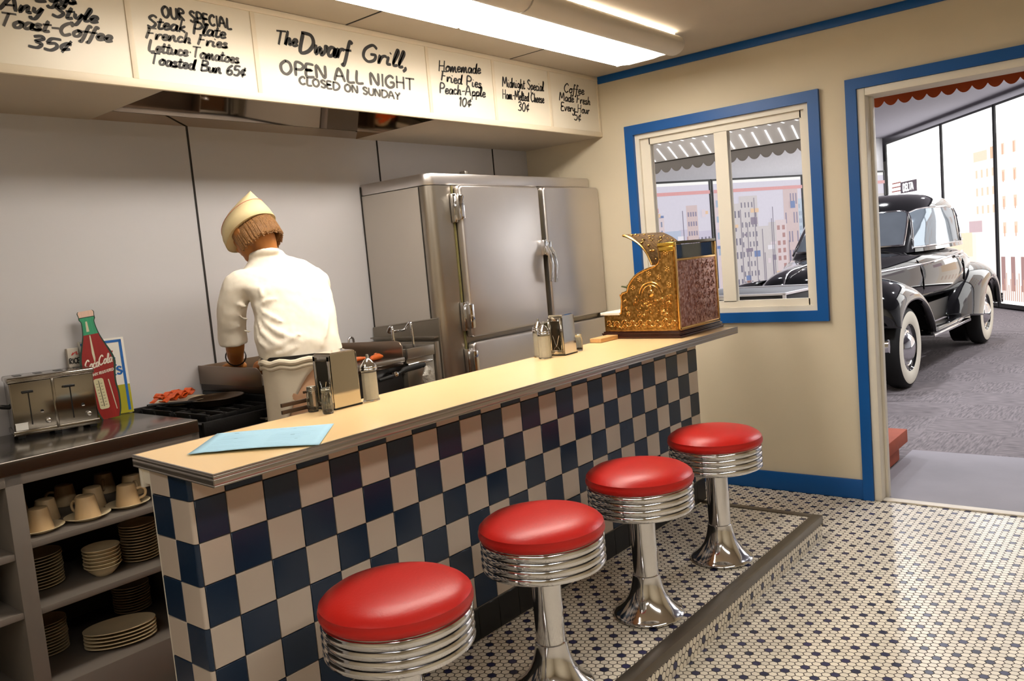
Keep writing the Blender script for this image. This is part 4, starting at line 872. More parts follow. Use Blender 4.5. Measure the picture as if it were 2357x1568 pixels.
# raised beaded edge and rosettes on the visible side
rim = MB(); rim.tube([(-.001, y - .006 * (1 if y > 0 else -1), Z(z) - (.006 if z > 1.1 else -.006)) for y, z in prof], .0032, 8, closed=True); rim.build('raised_rim', M_BRP, R_)
orn = MB(); r_ = random.Random(11)
def rosette(y, z, s=1.0):
    orn.sph((-.002, y, Z(z)), .0042 * s, 10, (.7, 1, 1))
    for k in range(6):
        a = k * PI / 3 + .5; orn.sph((-.001, y + .0095 * s * math.cos(a), Z(z) + .0095 * s * math.sin(a)), .0034 * s, 8, (.6, 1, 1))
for y, z in ((-.072, 1.375), (-.074, 1.302), (-.078, 1.228), (.022, 1.285), (-.03, 1.266), (.072, 1.262), (.112, 1.226)): rosette(y, z)
def arc(cy, cz, r, a0, a1, w=.0022, n=14): orn.tube([(-.001, cy + r * math.cos(math.radians(a0 + (a1 - a0) * k / n)), Z(cz) + r * math.sin(math.radians(a0 + (a1 - a0) * k / n))) for k in range(n + 1)], w, 6)
arc(.018, 1.185, .062, 10, 170, .003); arc(.018, 1.185, .048, 0, 180)
orn.sph((-.002, .018, Z(1.196)), .018, 14, (.35, 1, 1)); orn.sph((-.003, .018, Z(1.222)), .008, 10, (.5, 1, 1))
for k in range(52):
    y = r_.uniform(-.092, .168); z = r_.uniform(1.085, 1.175)
    a0 = r_.uniform(0, 360); arc(y, z, r_.uniform(.006, .014), a0, a0 + r_.uniform(120, 230), .0019, 7)
    orn.sph((-.001, y + r_.uniform(-.01, .01), Z(z) + r_.uniform(-.01, .01)), r_.uniform(.002, .0042), 8, (.6, 1, 1))
orn.build('side_ornament', M_BRP, R_); orn = MB()
for k in range(34):
    y = -.092 + .36 * k / 33; arc(y, 1.055 + r_.uniform(-.008, .008), r_.uniform(.009, .018), 90 * (k % 4), 90 * (k % 4) + 190, .0019, 8)
    orn.sph((-.001, y, Z(1.048 + r_.uniform(-.012, .018))), .0032, 8, (.6, 1, 1))
orn.build('lower_ornament', M_BRP, R_); orn = MB()
for k in range(9): arc(-.074, 1.075 + k * .012, .012, 20, 160, .0018, 6)
for k in range(30): orn.sph((-.001, .186 - .012 * math.sin(k / 29 * PI) * .6, Z(1.11 + .085 * k / 29)), .0022, 6)
orn.build('edge_ornament', M_BRP, R_)
arc2 = MB(); arc2.tube([(-.001, y, Z(z)) for y, z in ((-.094, 1.335), (-.094, 1.365), (-.086, 1.388), (-.073, 1.396), (-.060, 1.388), (-.052, 1.365), (-.052, 1.345))], .002, 6); arc2.build('arch_moulding', M_BRP, R_)
cp = MB().box((-.006, -.118, Z(1.404)), (.020, -.034, Z(1.422)), .003).box((-.004, -.112, Z(1.382)), (.016, -.040, Z(1.404)), .002); cp.build('post_cap', mat('bright_brass_cap', '#e8bd54', .25, 1.0, .1, 30), R_)
# customer-side panel, glass indicator band, lid
MB().box((.022, -.114, Z(1.030)), (RW - .010, -.106, Z(1.338)), .002).build('back_panel', M_COP, R_)
fr_ = MB()
for lo, hi in (((.008, -.1165, 1.022), (.022, -.104, 1.41)), ((RW - .012, -.1165, 1.022), (RW + .002, -.104, 1.41)), ((.01, -.1165, 1.018), (RW, -.104, 1.032)), ((.02, -.1165, 1.334), (RW - .01, -.104, 1.345))):
    fr_.box((lo[0], lo[1], Z(lo[2])), (hi[0], hi[1], Z(hi[2])), .002)
fr_.build('back_frame', M_BRP, R_)
bo = MB(); r_ = random.Random(5)
def sc(x, z, r, a0, a1, w=.0022): bo.tube([(x + r * math.cos(math.radians(a0 + (a1 - a0) * k / 10)), -.1145, Z(z) + r * math.sin(math.radians(a0 + (a1 - a0) * k / 10))) for k in range(11)], w, 6)
for row in range(6):
    for c_ in range(7):
        x = .055 + c_ * .053; z = 1.060 + row * .048; a = (row * 60 + c_ * 90)
        sc(x, z, .015, a, a + 220); sc(x + .012, z + .018, .009, a + 90, a + 290, .0018); bo.sph((x, -.1145, Z(z)), .0036, 8)
for k in range(4): sc(.213, 1.10 + k * .05, .034 - .004 * k, 20, 160, .003); sc(.213, 1.12 + k * .05, .026, 200, 340, .0026)
bo.build('back_ornament', M_COP, R_)
MB().box((.022, -.108, Z(1.346)), (RW - .012, -.102, Z(1.408))).build('indicator_glass', mat('indicator_glass', '#55606a', .04, .4, .3, 7), R_)
MB().box((.022, -.100, Z(1.345)), (RW - .012, -.046, Z(1.360))).build('indicator_tray', mat('dark_indicator', '#241512', .4), R_)
MB().box((.014, -.116, Z(1.410)), (RW + .004, -.030, Z(1.424)), .003).build('lid', mat('aged_brass_lid', '#5b543c', .35, .9, .2, 15), R_)
MB().box((.020, -.052, Z(1.345)), (RW - .012, -.046, Z(1.408))).build('indicator_glass', mat('indicator_glass', '#55606a', .04, .4, .3, 7), R_)
# flared scroll crest on top
cr_ = [(.026, 1.322), (.036, 1.350), (.052, 1.382), (.078, 1.415), (.112, 1.442), (.150, 1.462), (.168, 1.468)]
cs = [(p.x, p.y) for p in catmull([Vector((a, b, 0)) for a, b in cr_], 4)]
MB().prism([(y, Z(z)) for y, z in cs] + [(y - .003, Z(z) + .009) for y, z in reversed(cs)], .040, RW - .02, 'yz').build('scroll_crest', M_BRS, R_, angle=50)
rm = MB()
for x in (.040, RW - .02): rm.tube([(x, y - .001, Z(z) + .004) for y, z in cs], .006, 8)
rm.tube([(.040, .168, Z(1.472)), (RW - .02, .168, Z(1.472))], .006, 8); rm.build('crest_rim', M_BRP, R_)
co = MB(); r_ = random.Random(8)
for k in range(46):
    i = r_.randrange(2, len(cs) - 3); x = r_.uniform(.06, RW - .05); y, z = cs[i]
    co.sph((x, y - .004, Z(z) + .009), r_.uniform(.004, .009), 8, (1.2, 1, .6))
co.build('crest_ornament', M_BRS, R_)
MB().box((-.006, .193, Z(1.098)), (RW + .006, .302, Z(1.112)), .003).build('marble_shelf', mat('white_marble', '#e8e0d2', .25, 0, .1, 12), R_)
ky = MB()
for k in range(8):
    ky.prism([(.13, Z(1.226)), (.186, Z(1.236)), (.190, Z(1.231)), (.13, Z(1.214))], .02 + k * .05, .034 + k * .05, 'yz', .001)
ky.build('keys', mat('aged_key_tops', '#565a3c', .4, .3, .2, 30), R_)
pl_ = MB()
for g_, z0, z1 in ((.014, 0.0, .012), (.008, .012, .020), (.011, .020, .027), (.004, .027, .034)): pl_.box((-g_, -.112 - g_, z0), (RW + g_, .288 + g_, z1), .003)
pl_.build('wooden_base', M_MAH, R_)
# ============================================================ gallery street seen through the door and window
def carpet():
    m = bpy.data.materials.new('grey_carpet_tiles'); m.use_nodes = True; nt = m.node_tree; b = nt.nodes['Principled BSDF']; b.inputs['Roughness'].default_value = .95
    P = position(nt); cb = nt.nodes.new('ShaderNodeCombineXYZ')
    chk = ((P[0] / .5).floor() + (P[1] / .5).floor()).mod(2.0)
    inv = chk * -1.0 + 1.0
    nt.links.new((P[0] * 9.0 * chk + P[0] * 70.0 * inv).s, cb.inputs[0]); nt.links.new((P[1] * 70.0 * chk + P[1] * 9.0 * inv).s, cb.inputs[1])
    n = nt.nodes.new('ShaderNodeTexNoise'); n.inputs['Scale'].default_value = 1.0; n.inputs['Detail'].default_value = 2; nt.links.new(cb.outputs[0], n.inputs['Vector'])
    r = nt.nodes.new('ShaderNodeMapRange'); nt.links.new(n.outputs['Fac'], r.inputs[0]); r.inputs[1].default_value = .3; r.inputs[2].default_value = .7
    nt.links.new(mixcol(nt, r.outputs[0], srgb('#565053'), srgb('#807779')), b.inputs['Base Color']); return m
struct(MB().box((WX + .12, -6.0, -0.08), (24, 9.5, -0.006)).build('floor_street', carpet(), smooth=False))
struct(MB().box((WX + .0, -3.2, -0.0795), (4.46, -0.56, 0.0005)).build('floor_pad', mat('grey_concrete', '#858086', .7, 0, .22, 3, .05, 60), smooth=False))
struct(MB().box((WX + .12, -6.0, 3.22), (24, 9.5, 3.3)).build('ceiling_street', mat('grey_gallery_ceiling', '#8f8c96', .9, 0, .04), smooth=False))
struct(MB().box((WX + .12, -6.1, 0), (24, -6.0, 3.25)).build('wall_street_right', mat('gallery_wall_white', '#d9d8dc', .8), smooth=False))
struct(MB().box((WX + .12, 9.5, 0), (24, 9.6, 3.25)).build('wall_street_left', mat('gallery_wall_white', '#d9d8dc', .8), smooth=False))
struct(MB().box((WX + .05, BY, 0), (WX + .12, 9.5, 3.25)).build('wall_outer', mat('facade_paint', '#b9ad98', .8), smooth=False))
struct(MB().box((WX + .02, -6, CEIL + .08), (WX + .12, BY, 3.25)).build('wall_upper', mat('facade_paint', '#b9ad98', .8), smooth=False))
struct(MB().box((WX + .02, -6, 0), (WX + .12, -4.2, CEIL + .08)).build('wall_far_front', mat('facade_paint', '#b9ad98', .8), smooth=False))
# brick plinth by the doorway
bp_ = thing('brick_plinth', 'low red-brown stepped brick plinth just outside the doorway', 'plinth', (3.9, -.46, 0))
M_BRK = mat('red_brick', '#a0482c', .8, 0, .2, 14, .1, 50)
MB().box((-.30, -.09, 0.0), (.30, .12, .085), .004).build('lower_course', M_BRK, bp_); MB().box((-.36, -.11, .085), (.42, .12, .165), .004).build('upper_course', M_BRK, bp_)
# awnings
M_ORG = mat('orange_brown_canvas', '#9a3f12', .8, 0, .08, 10)
def awning_cloth():
    m = bpy.data.materials.new('striped_grey_awning_canvas'); m.use_nodes = True; nt = m.node_tree; b = nt.nodes['Principled BSDF']; b.inputs['Roughness'].default_value = .8
    P = position(nt); a = P[0] - 3.49
    y1 = (P[1] - a * 0.05 - (a - .53).max(0.0) * -0.6).mod(.085).lt(.012); y2 = (P[1] - a * 0.16 - .03).mod(.085).lt(.012)
    st = y1 * a.gt(.42) * a.lt(.59) ; st = st.max(y2 * a.gt(.63) * a.lt(.80))
    nt.links.new(mixcol(nt, st, srgb('#96918b'), srgb('#ffffff')), b.inputs['Base Color'])
    t = nt.nodes.new('ShaderNodeBsdfTranslucent'); nt.links.new(mixcol(nt, st, srgb('#b9b4ae'), (1, 1, 1, 1)), t.inputs[0])
    x = nt.nodes.new('ShaderNodeMixShader'); nt.links.new((st * 0.3 + 0.62).s, x.inputs[0])
    nt.links.new(b.outputs[0], x.inputs[1]); nt.links.new(t.outputs[0], x.inputs[2]); nt.links.new(x.outputs[0], nt.nodes['Material Output'].inputs['Surface']); return m
M_AWN = awning_cloth()
def scallop(y0, y1, n, ztop, depth, cut):
    P = [(y0, ztop)]; w = (y1 - y0) / n
    for k in range(n):
        for i in range(9): P.append((y0 + w * (k + i / 8), ztop - depth + cut * abs(2 * (i / 8) - 1) ** 2.2))
    P.append((y1, ztop)); return P
A1 = thing('awning', 'orange-brown scalloped awning over the doorway outside', 'awning', (3.49, -1.3, 2.0))
MB().prism([(y + 1.3, z - 2.0) for y, z in scallop(-2.1, -.57, 23, 2.125, .106, .026)], .110, .114, 'yz').build('valance', M_ORG, A1, smooth=False)
MB().prism([(0, .42), (.112, .120), (.116, .126), (.004, .43)], -.80, .73, 'xz').build('canopy', M_ORG, A1, smooth=False)
A2 = thing('awning', 'grey awning with slim white stripes and a scalloped hem outside the window', 'awning', (3.49, 0.3, 1.9))
MB().prism([(y - .3, z - 1.9) for y, z in scallop(-.40, 1.06, 18, 2.005, .085, .030)], .810, .814, 'yz').build('valance', M_AWN, A2, smooth=False)
MB().prism([(0, .42), (.40, .262), (.812, .100), (.818, .106), (.405, .270), (.004, .43)], -.70, .76, 'xz').build('canopy', M_AWN, A2, smooth=False)
MB().box((.800, -.70, .094), (.809, .76, .100)).build('hem_bar', M_DARK, A2, smooth=False)

# ------------------------------------------------------------ backlit murals
PAL = {}
def pe(col, s):
    k = (col, s)
    if k not in PAL:
        PAL[k] = emis('backlit_print_%d' % len(PAL), col, s); PAL[k].node_tree.nodes['Principled BSDF'].inputs['Base Color'].default_value = (.02, .02, .02, 1)
    return PAL[k]
KX, KY = 17.25, 2.85
def mural(p, q, z0, z1, label, paint, bright, grp):
    p = Vector((*p, 0)); q = Vector((*q, 0)); _d = (q - p).normalized(); p = p + _d * .012; q = q - _d * .012; L = (q - p).length; d = (q - p).normalized()
    t = thing('backlit_mural', label, 'mural', (p.x, p.y, 0), math.atan2(d.y, d.x), grp)      # local x runs along the panel, visible side is local +y or -y
    s = 1 if Vector((-d.y, d.x, 0)).dot(Vector((-1, -1.9, 0)) - (p + q) / 2) > 0 else -1
    MB().box((0, min(0, -s * .10), z0), (L, max(0, -s * .10), z1)).build('light_panel', pe('#fffdfa', bright), t, smooth=False)
    fr = MB(); w = .030
    for lo, hi in (((0, z0), (w, z1)), ((L - w, z0), (L, z1)), ((0, z1 - .02), (L, z1 + .015)), ((0, z0 - .05), (L, z0 + .01))):
        fr.box((lo[0], min(-s * .11, s * .02), lo[1]), (hi[0], max(-s * .11, s * .02), hi[1]))
    fr.build('frame', M_BLACK, t, smooth=False)
    items = {}
    for (x0, x1, a, b, col, st) in paint:
        items.setdefault((col, st), []).append((x0, x1, a, b))
    mats_ = []; mb = MB(); i = 0; lay = 0
    for key, rs in items.items():
        mats_.append(pe(*key)); mb.mat(i)
        for x0, x1, a, b in rs:
            lay += 1; y = s * (.0015 + .00012 * lay); x0, x1 = max(w, x0 * L), min(L - w, x1 * L); a = z0 + (z1 - z0) * a; b = z0 + (z1 - z0) * b
            if x1 > x0: mb.poly([(x0, y, a), (x1, y, a), (x1, y, b), (x0, y, b)])
        i += 1
    if mats_: mb.build('printed_buildings', mats_, t, smooth=False)
    return t, s, L
dA = Vector((-.827, -.562)); ptsA = [0.0, 2.62, 4.48, 6.5, 8.5, 10.4]
KA = [(KX + dA.x * t_, KY + dA.y * t_) for t_ in ptsA]
SA = 1.2
tanb = ['#ffe9d8', '#fff2e8', '#ffe0cc']; tanw = ['#f3b78e', '#e9a27a', '#dba890']
def wgrid(x0, x1, z0, z1, nx, nz, col, fx=.4, fz=.5, st=SA): return [(x0 + (x1 - x0) * (i + .5 - fx / 2) / nx, x0 + (x1 - x0) * (i + .5 + fx / 2) / nx, z0 + (z1 - z0) * (j + .5 - fz / 2) / nz, z0 + (z1 - z0) * (j + .5 + fz / 2) / nz, col, st) for i in range(nx) for j in range(nz)]
p0 = [(.0, .10, .02, .60, '#efe7ea', SA), (.10, .40, .02, .52, '#ffeee4', SA), (.40, .70, .02, .56, '#fff4ee', SA), (.70, 1.0, .02, .48, '#fff2ea', SA), (.44, .60, .48, .55, '#d8c8cc', SA)] + wgrid(.72, .98, .08, .44, 5, 4, '#f8dcc8')
p1 = [(.42, 1.0, .02, .80, '#fff3ea', SA), (.0, .62, .02, .36, '#ffeedd', SA), (.10, .55, .24, .37, '#ffdfc0', SA), (.50, .74, .37, .43, '#cfb4b8', SA), (.62, .86, .74, .79, '#ffd9c0', SA)] + wgrid(.62, 1.0, .44, .72, 4, 3, '#f6d0b6', .34, .44) + [(.92, .985, .74, .80, '#eebd9c', SA)] + wgrid(.05, .55, .05, .2, 5, 1, '#e8cdbb')
p2 = [(.0, 1.0, .02, .86, '#fff8f2', SA)] + wgrid(.02, 1.0, .32, .84, 6, 4, '#f3cfb8', .28, .42) + wgrid(.02, 1.0, .30, .84, 6, 4, '#dca98c', .09, .38) + wgrid(.0, 1.0, .06, .25, 7, 1, '#a5807c', .42, .9) + [(.03 * k + .05, .03 * k + .062, .02, .10 + .03 * (k % 3), '#c79a88', SA) for k in range(30)]
def city(seed, st):
    r = random.Random(seed); out = []; x = -.02
    wall = ['#d3cbe0', '#e6d3d6', '#bfc9e0', '#dcc4c4', '#e9e2ea', '#c8d6e6', '#d8cfd0']; win = ['#9188a2', '#b98a88', '#8b93ae', '#d4a48c', '#7a7488', '#a9bad2']
    while x < 1.0:
        w = r.uniform(.08, .2); h = r.uniform(.58, .93); out.append((x, x + w, .02, h, r.choice(wall), st)); c = r.choice(win)
        nx = r.randint(2, 5); nz = r.randint(5, 11)
        for q in wgrid(x + .005, x + w - .005, .16, h - .03, nx, nz, c, r.uniform(.3, .6), r.uniform(.35, .65), st):
            if r.random() < .8: out.append(q)
        x += w * r.uniform(.8, 1.0)
    for k in range(26):
        a = r.uniform(0, .97); z = r.uniform(.12, .8); out.append((a, a + r.uniform(.015, .09), z, z + r.uniform(.012, .06), r.choice(['#f4eef6', '#d96a62', '#8d7f94', '#f0c9a4', '#6f86b8', '#ead9e0', '#9a6f66']), st))
    for k in range(9): a = r.uniform(0, .97); out.append((a, a + .008, .1, r.uniform(.4, .85), '#7d7488', st))
    for k in range(22):
        a = r.uniform(0, .96); out.append((a, a + r.uniform(.02, .07), .04, r.uniform(.08, .2), r.choice(['#6d6478', '#b9b0c2', '#e6e0ec', '#8c7f92', '#c4a0a0']), st))
    return out
for i, (pt, lab) in enumerate(((p0, 'bright backlit street mural with a dark DELTA sign, left of the car roof'), (p1, 'bright backlit street mural behind the rear of the car, tan building and awning'), (p2, 'bright backlit street mural with arched windows at the right picture edge'),
                               (p1, 'bright backlit mural to the right of the doorway view'), (p0, 'rightmost bright backlit mural beyond the doorway view'))):
    mo, s_, L_ = mural(KA[i], KA[i + 1], .07, 3.08, lab, pt, 3.0, 'tall murals behind the car')
    if i == 0:
        sg = MB().box((.27 * L_, min(0, s_ * .012), 2.02), (.57 * L_, max(0, s_ * .012), 2.24)); sg = sg.build('printed_sign', pe('#6b5a66', .55), mo, smooth=False)
        st_ = MB()
        for k in range(4): st_.box((.08 * L_ + .02 * k, min(0, s_ * .011), 1.99 + .08 * k), (.27 * L_, max(0, s_ * .011), 2.02 + .08 * k))
        st_.build('printed_stripes', pe('#b07a74', 1.0), mo, smooth=False)
        lt = lettering('lettering', mo, pe('#ffffff', 3.0), [('DELTA', 0, 0, .52, .13, .034, 0, 0)], y=0)
        lt.location = (.42 * L_, s_ * .016, 2.065)
        if s_ > 0: lt.rotation_euler = (0, 0, PI)
dB = Vector((-.893, .450)); SB = 0.80
ptsB = [0.0, 2.2, 4.4, 6.6, 8.8]
KB = [(KX - .06 + dB.x * (t_ + .02), KY + .02 + dB.y * (t_ + .02)) for t_ in ptsB]
colB = ['#e3ddee', '#f1e0e0', '#d3dbec', '#ead2d4', '#f3eaf0']; winB = ['#a6a0b8', '#c99a9a', '#8f8a98', '#e8b79c', '#9fb4d0']
for i, lab in enumerate(('lavender city street mural seen behind the window, next to the corner', 'lavender city street mural seen through the right window pane', 'lavender city street mural seen through the left window pane', 'lavender city street mural at the far left of the window view')):
    mural(KB[i], KB[i + 1], .07, 2.53, lab, [(0, 1, .02, .97, '#e2dcea', SB)] + city(20 + i, SB) + [(0, 1, .90, .925, '#e8a4a4', SB), (0, 1, .02, .09, '#b4aec0', SB)], SB * 1.1, 'low murals behind the window')
struct(MB().prism([(KX + .12, KY + .10), (KX + dB.x * 9 + .07, KY + .16 + dB.y * 9), (KX + dB.x * 9 + .17, KY + .4 + dB.y * 9), (KX + .2, KY + .2)], 0, 3.22, 'xy').build('wall_mural_back', mat('gallery_wall_white', '#d9d8dc', .8), smooth=False))
# ============================================================ black 1940s coupe standing in the street (local x forward, y left)
CAR = thing('car', 'glossy black 1940s coupe with whitewall tyres parked on the grey carpet outside', 'car', (8.107, .769, -.006), math.atan2(.036, -.999))
M_CAR = mat('black_car_lacquer', '#0a0b0d', .06, 0, .05, 5, coat=1.0)
M_CGL = mat('car_side_glass', '#8d98a2', .05, .55, .15, 3); M_CGW = mat('car_windshield_glass', '#4a4e54', .08, 0, .3, 3, spec=.25)
M_TIRE = mat('tyre_rubber', '#141414', .75, 0, .2, 40)
M_WW = mat('whitewall_rubber', '#e4ddcb', .6, 0, .05, 20)
def sring(x, hw, zb, zt, n, m=28):
    out = []; zc = (zb + zt) / 2; hz = (zt - zb) / 2
    for k in range(m):
        a = 2 * PI * k / m; c, s = math.cos(a), math.sin(a)
        out.append((x, hw * abs(c) ** (2 / n) * (1 if c >= 0 else -1), zc + hz * abs(s) ** (2 / n) * (1 if s >= 0 else -1)))
    return out
st_ = [(2.02, .12, .62, .92, 2.4), (1.98, .22, .55, 1.00, 2.6), (1.88, .30, .52, 1.05, 2.7), (1.6, .38, .52, 1.10, 2.8), (1.2, .46, .54, 1.13, 2.9), (.85, .56, .56, 1.16, 3.0), (.55, .66, .58, 1.19, 3.2), (.25, .73, .60, 1.19, 3.6), (-.3, .78, .60, 1.18, 3.8),
       (-.9, .79, .60, 1.17, 3.8), (-1.35, .75, .58, 1.15, 3.2), (-1.75, .64, .54, 1.08, 2.8), (-2.05, .50, .50, .95, 2.5), (-2.25, .34, .48, .80, 2.3), (-2.35, .16, .50, .66, 2.2)]
MB().loft([sring(*s) for s in st_]).build('body_shell', M_CAR, CAR, angle=60)
GZ = [(1.14, .58, -1.80, .715, 3.6), (1.20, .51, -1.76, .705, 3.6), (1.33, .36, -1.69, .690, 3.6), (1.46, .22, -1.60, .675, 3.5), (1.58, .08, -1.49, .645, 3.3), (1.655, -.05, -1.40, .595, 3.1), (1.705, -.18, -1.28, .51, 2.8), (1.735, -.36, -1.10, .39, 2.5), (1.752, -.55, -.92, .22, 2.3), (1.756, -.68, -.80, .08, 2.1)]
def gpar(z):
    for a, b in zip(GZ, GZ[1:]):
        if a[0] <= z <= b[0]:
            t = (z - a[0]) / (b[0] - a[0]); return [a[i] + (b[i] - a[i]) * t for i in range(1, 5)]
    return list(GZ[-1][1:])
def gp(z, ang, k=1.0):
    f, r, w, n = gpar(z); c, s = math.cos(ang), math.sin(ang); cx = (f + r) / 2; a = (f - r) / 2
    return (cx + k * a * abs(c) ** (2 / n) * (1 if c >= 0 else -1), k * w * abs(s) ** (2 / n) * (1 if s >= 0 else -1), z)
def gside(z, x, side, k=1.0):
    f, r, w, n = gpar(z); cx = (f + r) / 2; a = (f - r) / 2; u = min(.999, abs((x - cx) / a))
    return (x, side * (w * (1 - u ** n) ** (1 / n) + k), z)
MB().loft([[gp(z, 2 * PI * k / 56) for k in range(56)] for z, *_ in GZ]).build('cabin', M_CAR, CAR, angle=60)
def patch(name, fn, nu, nv, m=M_CGL, frame=True):
    P = [[fn(i / nu, j / nv) for j in range(nv + 1)] for i in range(nu + 1)]
    mb = MB(); t = bmesh.new(); V = [[t.verts.new(p) for p in r] for r in P]
    for i in range(nu):
        for j in range(nv): t.faces.new((V[i][j], V[i + 1][j], V[i + 1][j + 1], V[i][j + 1]))
    bmesh.ops.recalc_face_normals(t, faces=t.faces[:]); mb._add(t); o = mb.build(name, m, CAR)
    if frame:
        loop = [P[i][0] for i in range(nu + 1)] + [P[nu][j] for j in range(1, nv + 1)] + [P[i][nv] for i in range(nu - 1, -1, -1)] + [P[0][j] for j in range(nv - 1, 0, -1)]
        MB().tube(loop, .010, 8, closed=True).build('chrome_frame', M_CHROME, o)
    return o
for s in (-1, 1):      # two-piece windshield, door window, quarter window
    patch('windshield_pane', lambda u, v, s=s: gp(1.215 + .340 * v - .03 * (abs(2 * u - 1) ** 6) * v, s * math.radians(1.2 + (37 - 1.2) * u), 1.012), 12, 8, M_CGW)
    patch('door_window', lambda u, v, s=s: gside(1.185 + .385 * v * (1 - .10 * (2 * u - 1) ** 6), (.30 - .27 * v) + (-1.02 - (.30 - .27 * v)) * u, s, .006), 12, 8)
    patch('quarter_window', lambda u, v, s=s: gside(1.195 + .350 * v, -1.13 - .06 * v + (-.38 + .16 * v) * u, s, .006), 8, 8, M_CGW)
patch('rear_window', lambda u, v: gp(1.30 + .2 * v, math.radians(155 + 50 * u), 1.012), 8, 5)
# chrome belt strip, door seams, handles
def bside(x, z, s, k=.004):
    for a, b in zip(st_, st_[1:]):
        if b[0] <= x <= a[0]:
            t = (a[0] - x) / (a[0] - b[0]); hw, zb, zt, n = [a[i] + (b[i] - a[i]) * t for i in range(1, 5)]
            v = min(.999, abs((z - (zb + zt) / 2) / ((zt - zb) / 2))); return (x, s * (hw * (1 - v ** n) ** (1 / n) + k), z)
for s in (-1, 1):
    MB().tube([bside(1.92 - .22 * k, .96 + .0085 * min(k, 12), s) for k in range(16)], .013, 8, smooth=3).build('chrome_side_strip', M_CHROME, CAR)
    for x in (.42, -.80): MB().tube([bside(x - .02 * k, 1.14 - .09 * k, s, .001) for k in range(6)], .005, 6).build('door_seam', M_BLACK, CAR)
    MB().tube([bside(-.55, 1.04, s, .006), bside(-.60, 1.04, s, .03), bside(-.74, 1.04, s, .03)], .010, 8).build('door_handle', M_CHROME, CAR)
# fenders with wheel arches
def fender(O, I, y0, y1, name, side):
    O = catmull([Vector((a, b, 0)) for a, b in O], 5); I = catmull([Vector((a, b, 0)) for a, b in I], 5); n = len(O); NT = 12; rows = []
    for i in range(n):
        row = [(I[i].x, side * (y1 - .07), I[i].y), (I[i].x, side * (y1 - .012), I[i].y)]
        for j in range(NT + 1):
            t = j / NT; p = I[i].lerp(O[i], .04 + .96 * t); row.append((p.x, side * (y0 + (y1 - y0) * (1 - t ** 2.4) ** .55), p.y))
        rows.append(row)
    m = len(rows[0]); t = bmesh.new(); V = [[t.verts.new(p) for p in r] for r in rows]
    for i in range(n - 1):
        for j in range(m - 1): t.faces.new((V[i][j], V[i][j + 1], V[i + 1][j + 1], V[i + 1][j]))
    bmesh.ops.recalc_face_normals(t, faces=t.faces[:]); mb = MB(); mb._add(t); o = mb.build(name, M_CAR, CAR, angle=70)
    so = o.modifiers.new('thick', 'SOLIDIFY'); so.thickness = .012; return o
FO = ((1.92, .58), (2.00, .76), (1.92, .92), (1.68, 1.0), (1.38, .99), (1.08, .91), (.86, .78), (.72, .61), (.66, .42)); FI = ((1.80, .56), (1.72, .66), (1.58, .735), (1.38, .755), (1.18, .735), (1.0, .66), (.88, .57), (.80, .48), (.76, .40))
RO = ((-.46, .42), (-.60, .64), (-.84, .83), (-1.18, .93), (-1.55, .955), (-1.85, .88), (-2.10, .70), (-2.20, .42)); RI = ((-1.10, .36), (-1.12, .46), (-1.20, .60), (-1.33, .70), (-1.5, .735), (-1.68, .70), (-1.82, .60), (-1.90, .42))
for s in (-1, 1):
    fender(FO, FI, .36, .905, 'front_fender', s); fender(RO, RI, .55, .925, 'rear_fender', s)
    MB().box((-.70, s * .70 - (.0 if s > 0 else .17), .36), (.72, s * .70 + (.17 if s > 0 else .0), .42), .015).build('running_board', M_CAR, CAR)
    MB().box((-.68, s * .872 - .006, .345), (.71, s * .872 + .006, .375), .004).build('running_board_trim', M_CHROME, CAR)
    MB().box((-.7, min(s * .3, s * .68), .42), (.72, max(s * .3, s * .68), .62)).build('sill', M_BLACK, CAR)
    # headlight
    h = MB(); Mh = Matrix.Translation((1.90, s * .66, .80)) @ Matrix.Rotation(PI / 2, 4, 'Y')
    h.lathe([(.088, -.08), (.100, 0), (.104, .02), (.094, .034), (.086, .030)], 32, Mh, cap=False); h = h.build('headlight', M_CHROME, CAR)
    MB().lathe([(.088, .026), (.06, .045), (0, .052)], 32, Mh, cap=False).build('lens', mat('headlight_lens', '#c3c8c9', .08, .5, .1, 30), h)
for x in (1.46, -1.46):
    for s in (-1, 1):
        Mw = Matrix.Translation((x, s * .79, .355)) @ Matrix.Rotation(-s * PI / 2, 4, 'X')
        w = MB().lathe([(.20, -.075), (.30, -.085), (.345, -.06), (.355, -.03), (.355, .03), (.345, .06), (.325, .078), (.315, .082)], 48, Mw, cap=False).build('wheel', M_TIRE, CAR)
        MB().lathe([(.315, .081), (.30, .086), (.23, .088), (.205, .078)], 48, Mw, cap=False).build('whitewall', M_WW, w)
        MB().lathe([(.206, .078), (.195, .06), (.17, .055), (.14, .05)], 48, Mw, cap=False).build('rim', M_CAR, w)
        MB().lathe([(.165, .054), (.158, .062), (.15, .056), (.13, .058), (.12, .072), (.09, .098), (.05, .110), (0, .112)], 48, Mw, cap=False).build('hubcap', M_CHROME, w)
        MB().lathe([(.0, -.25), (.33, -.25), (.33, -.10), (.0, -.10)], 32, Mw).build('wheel_well', M_BLACK, CAR)
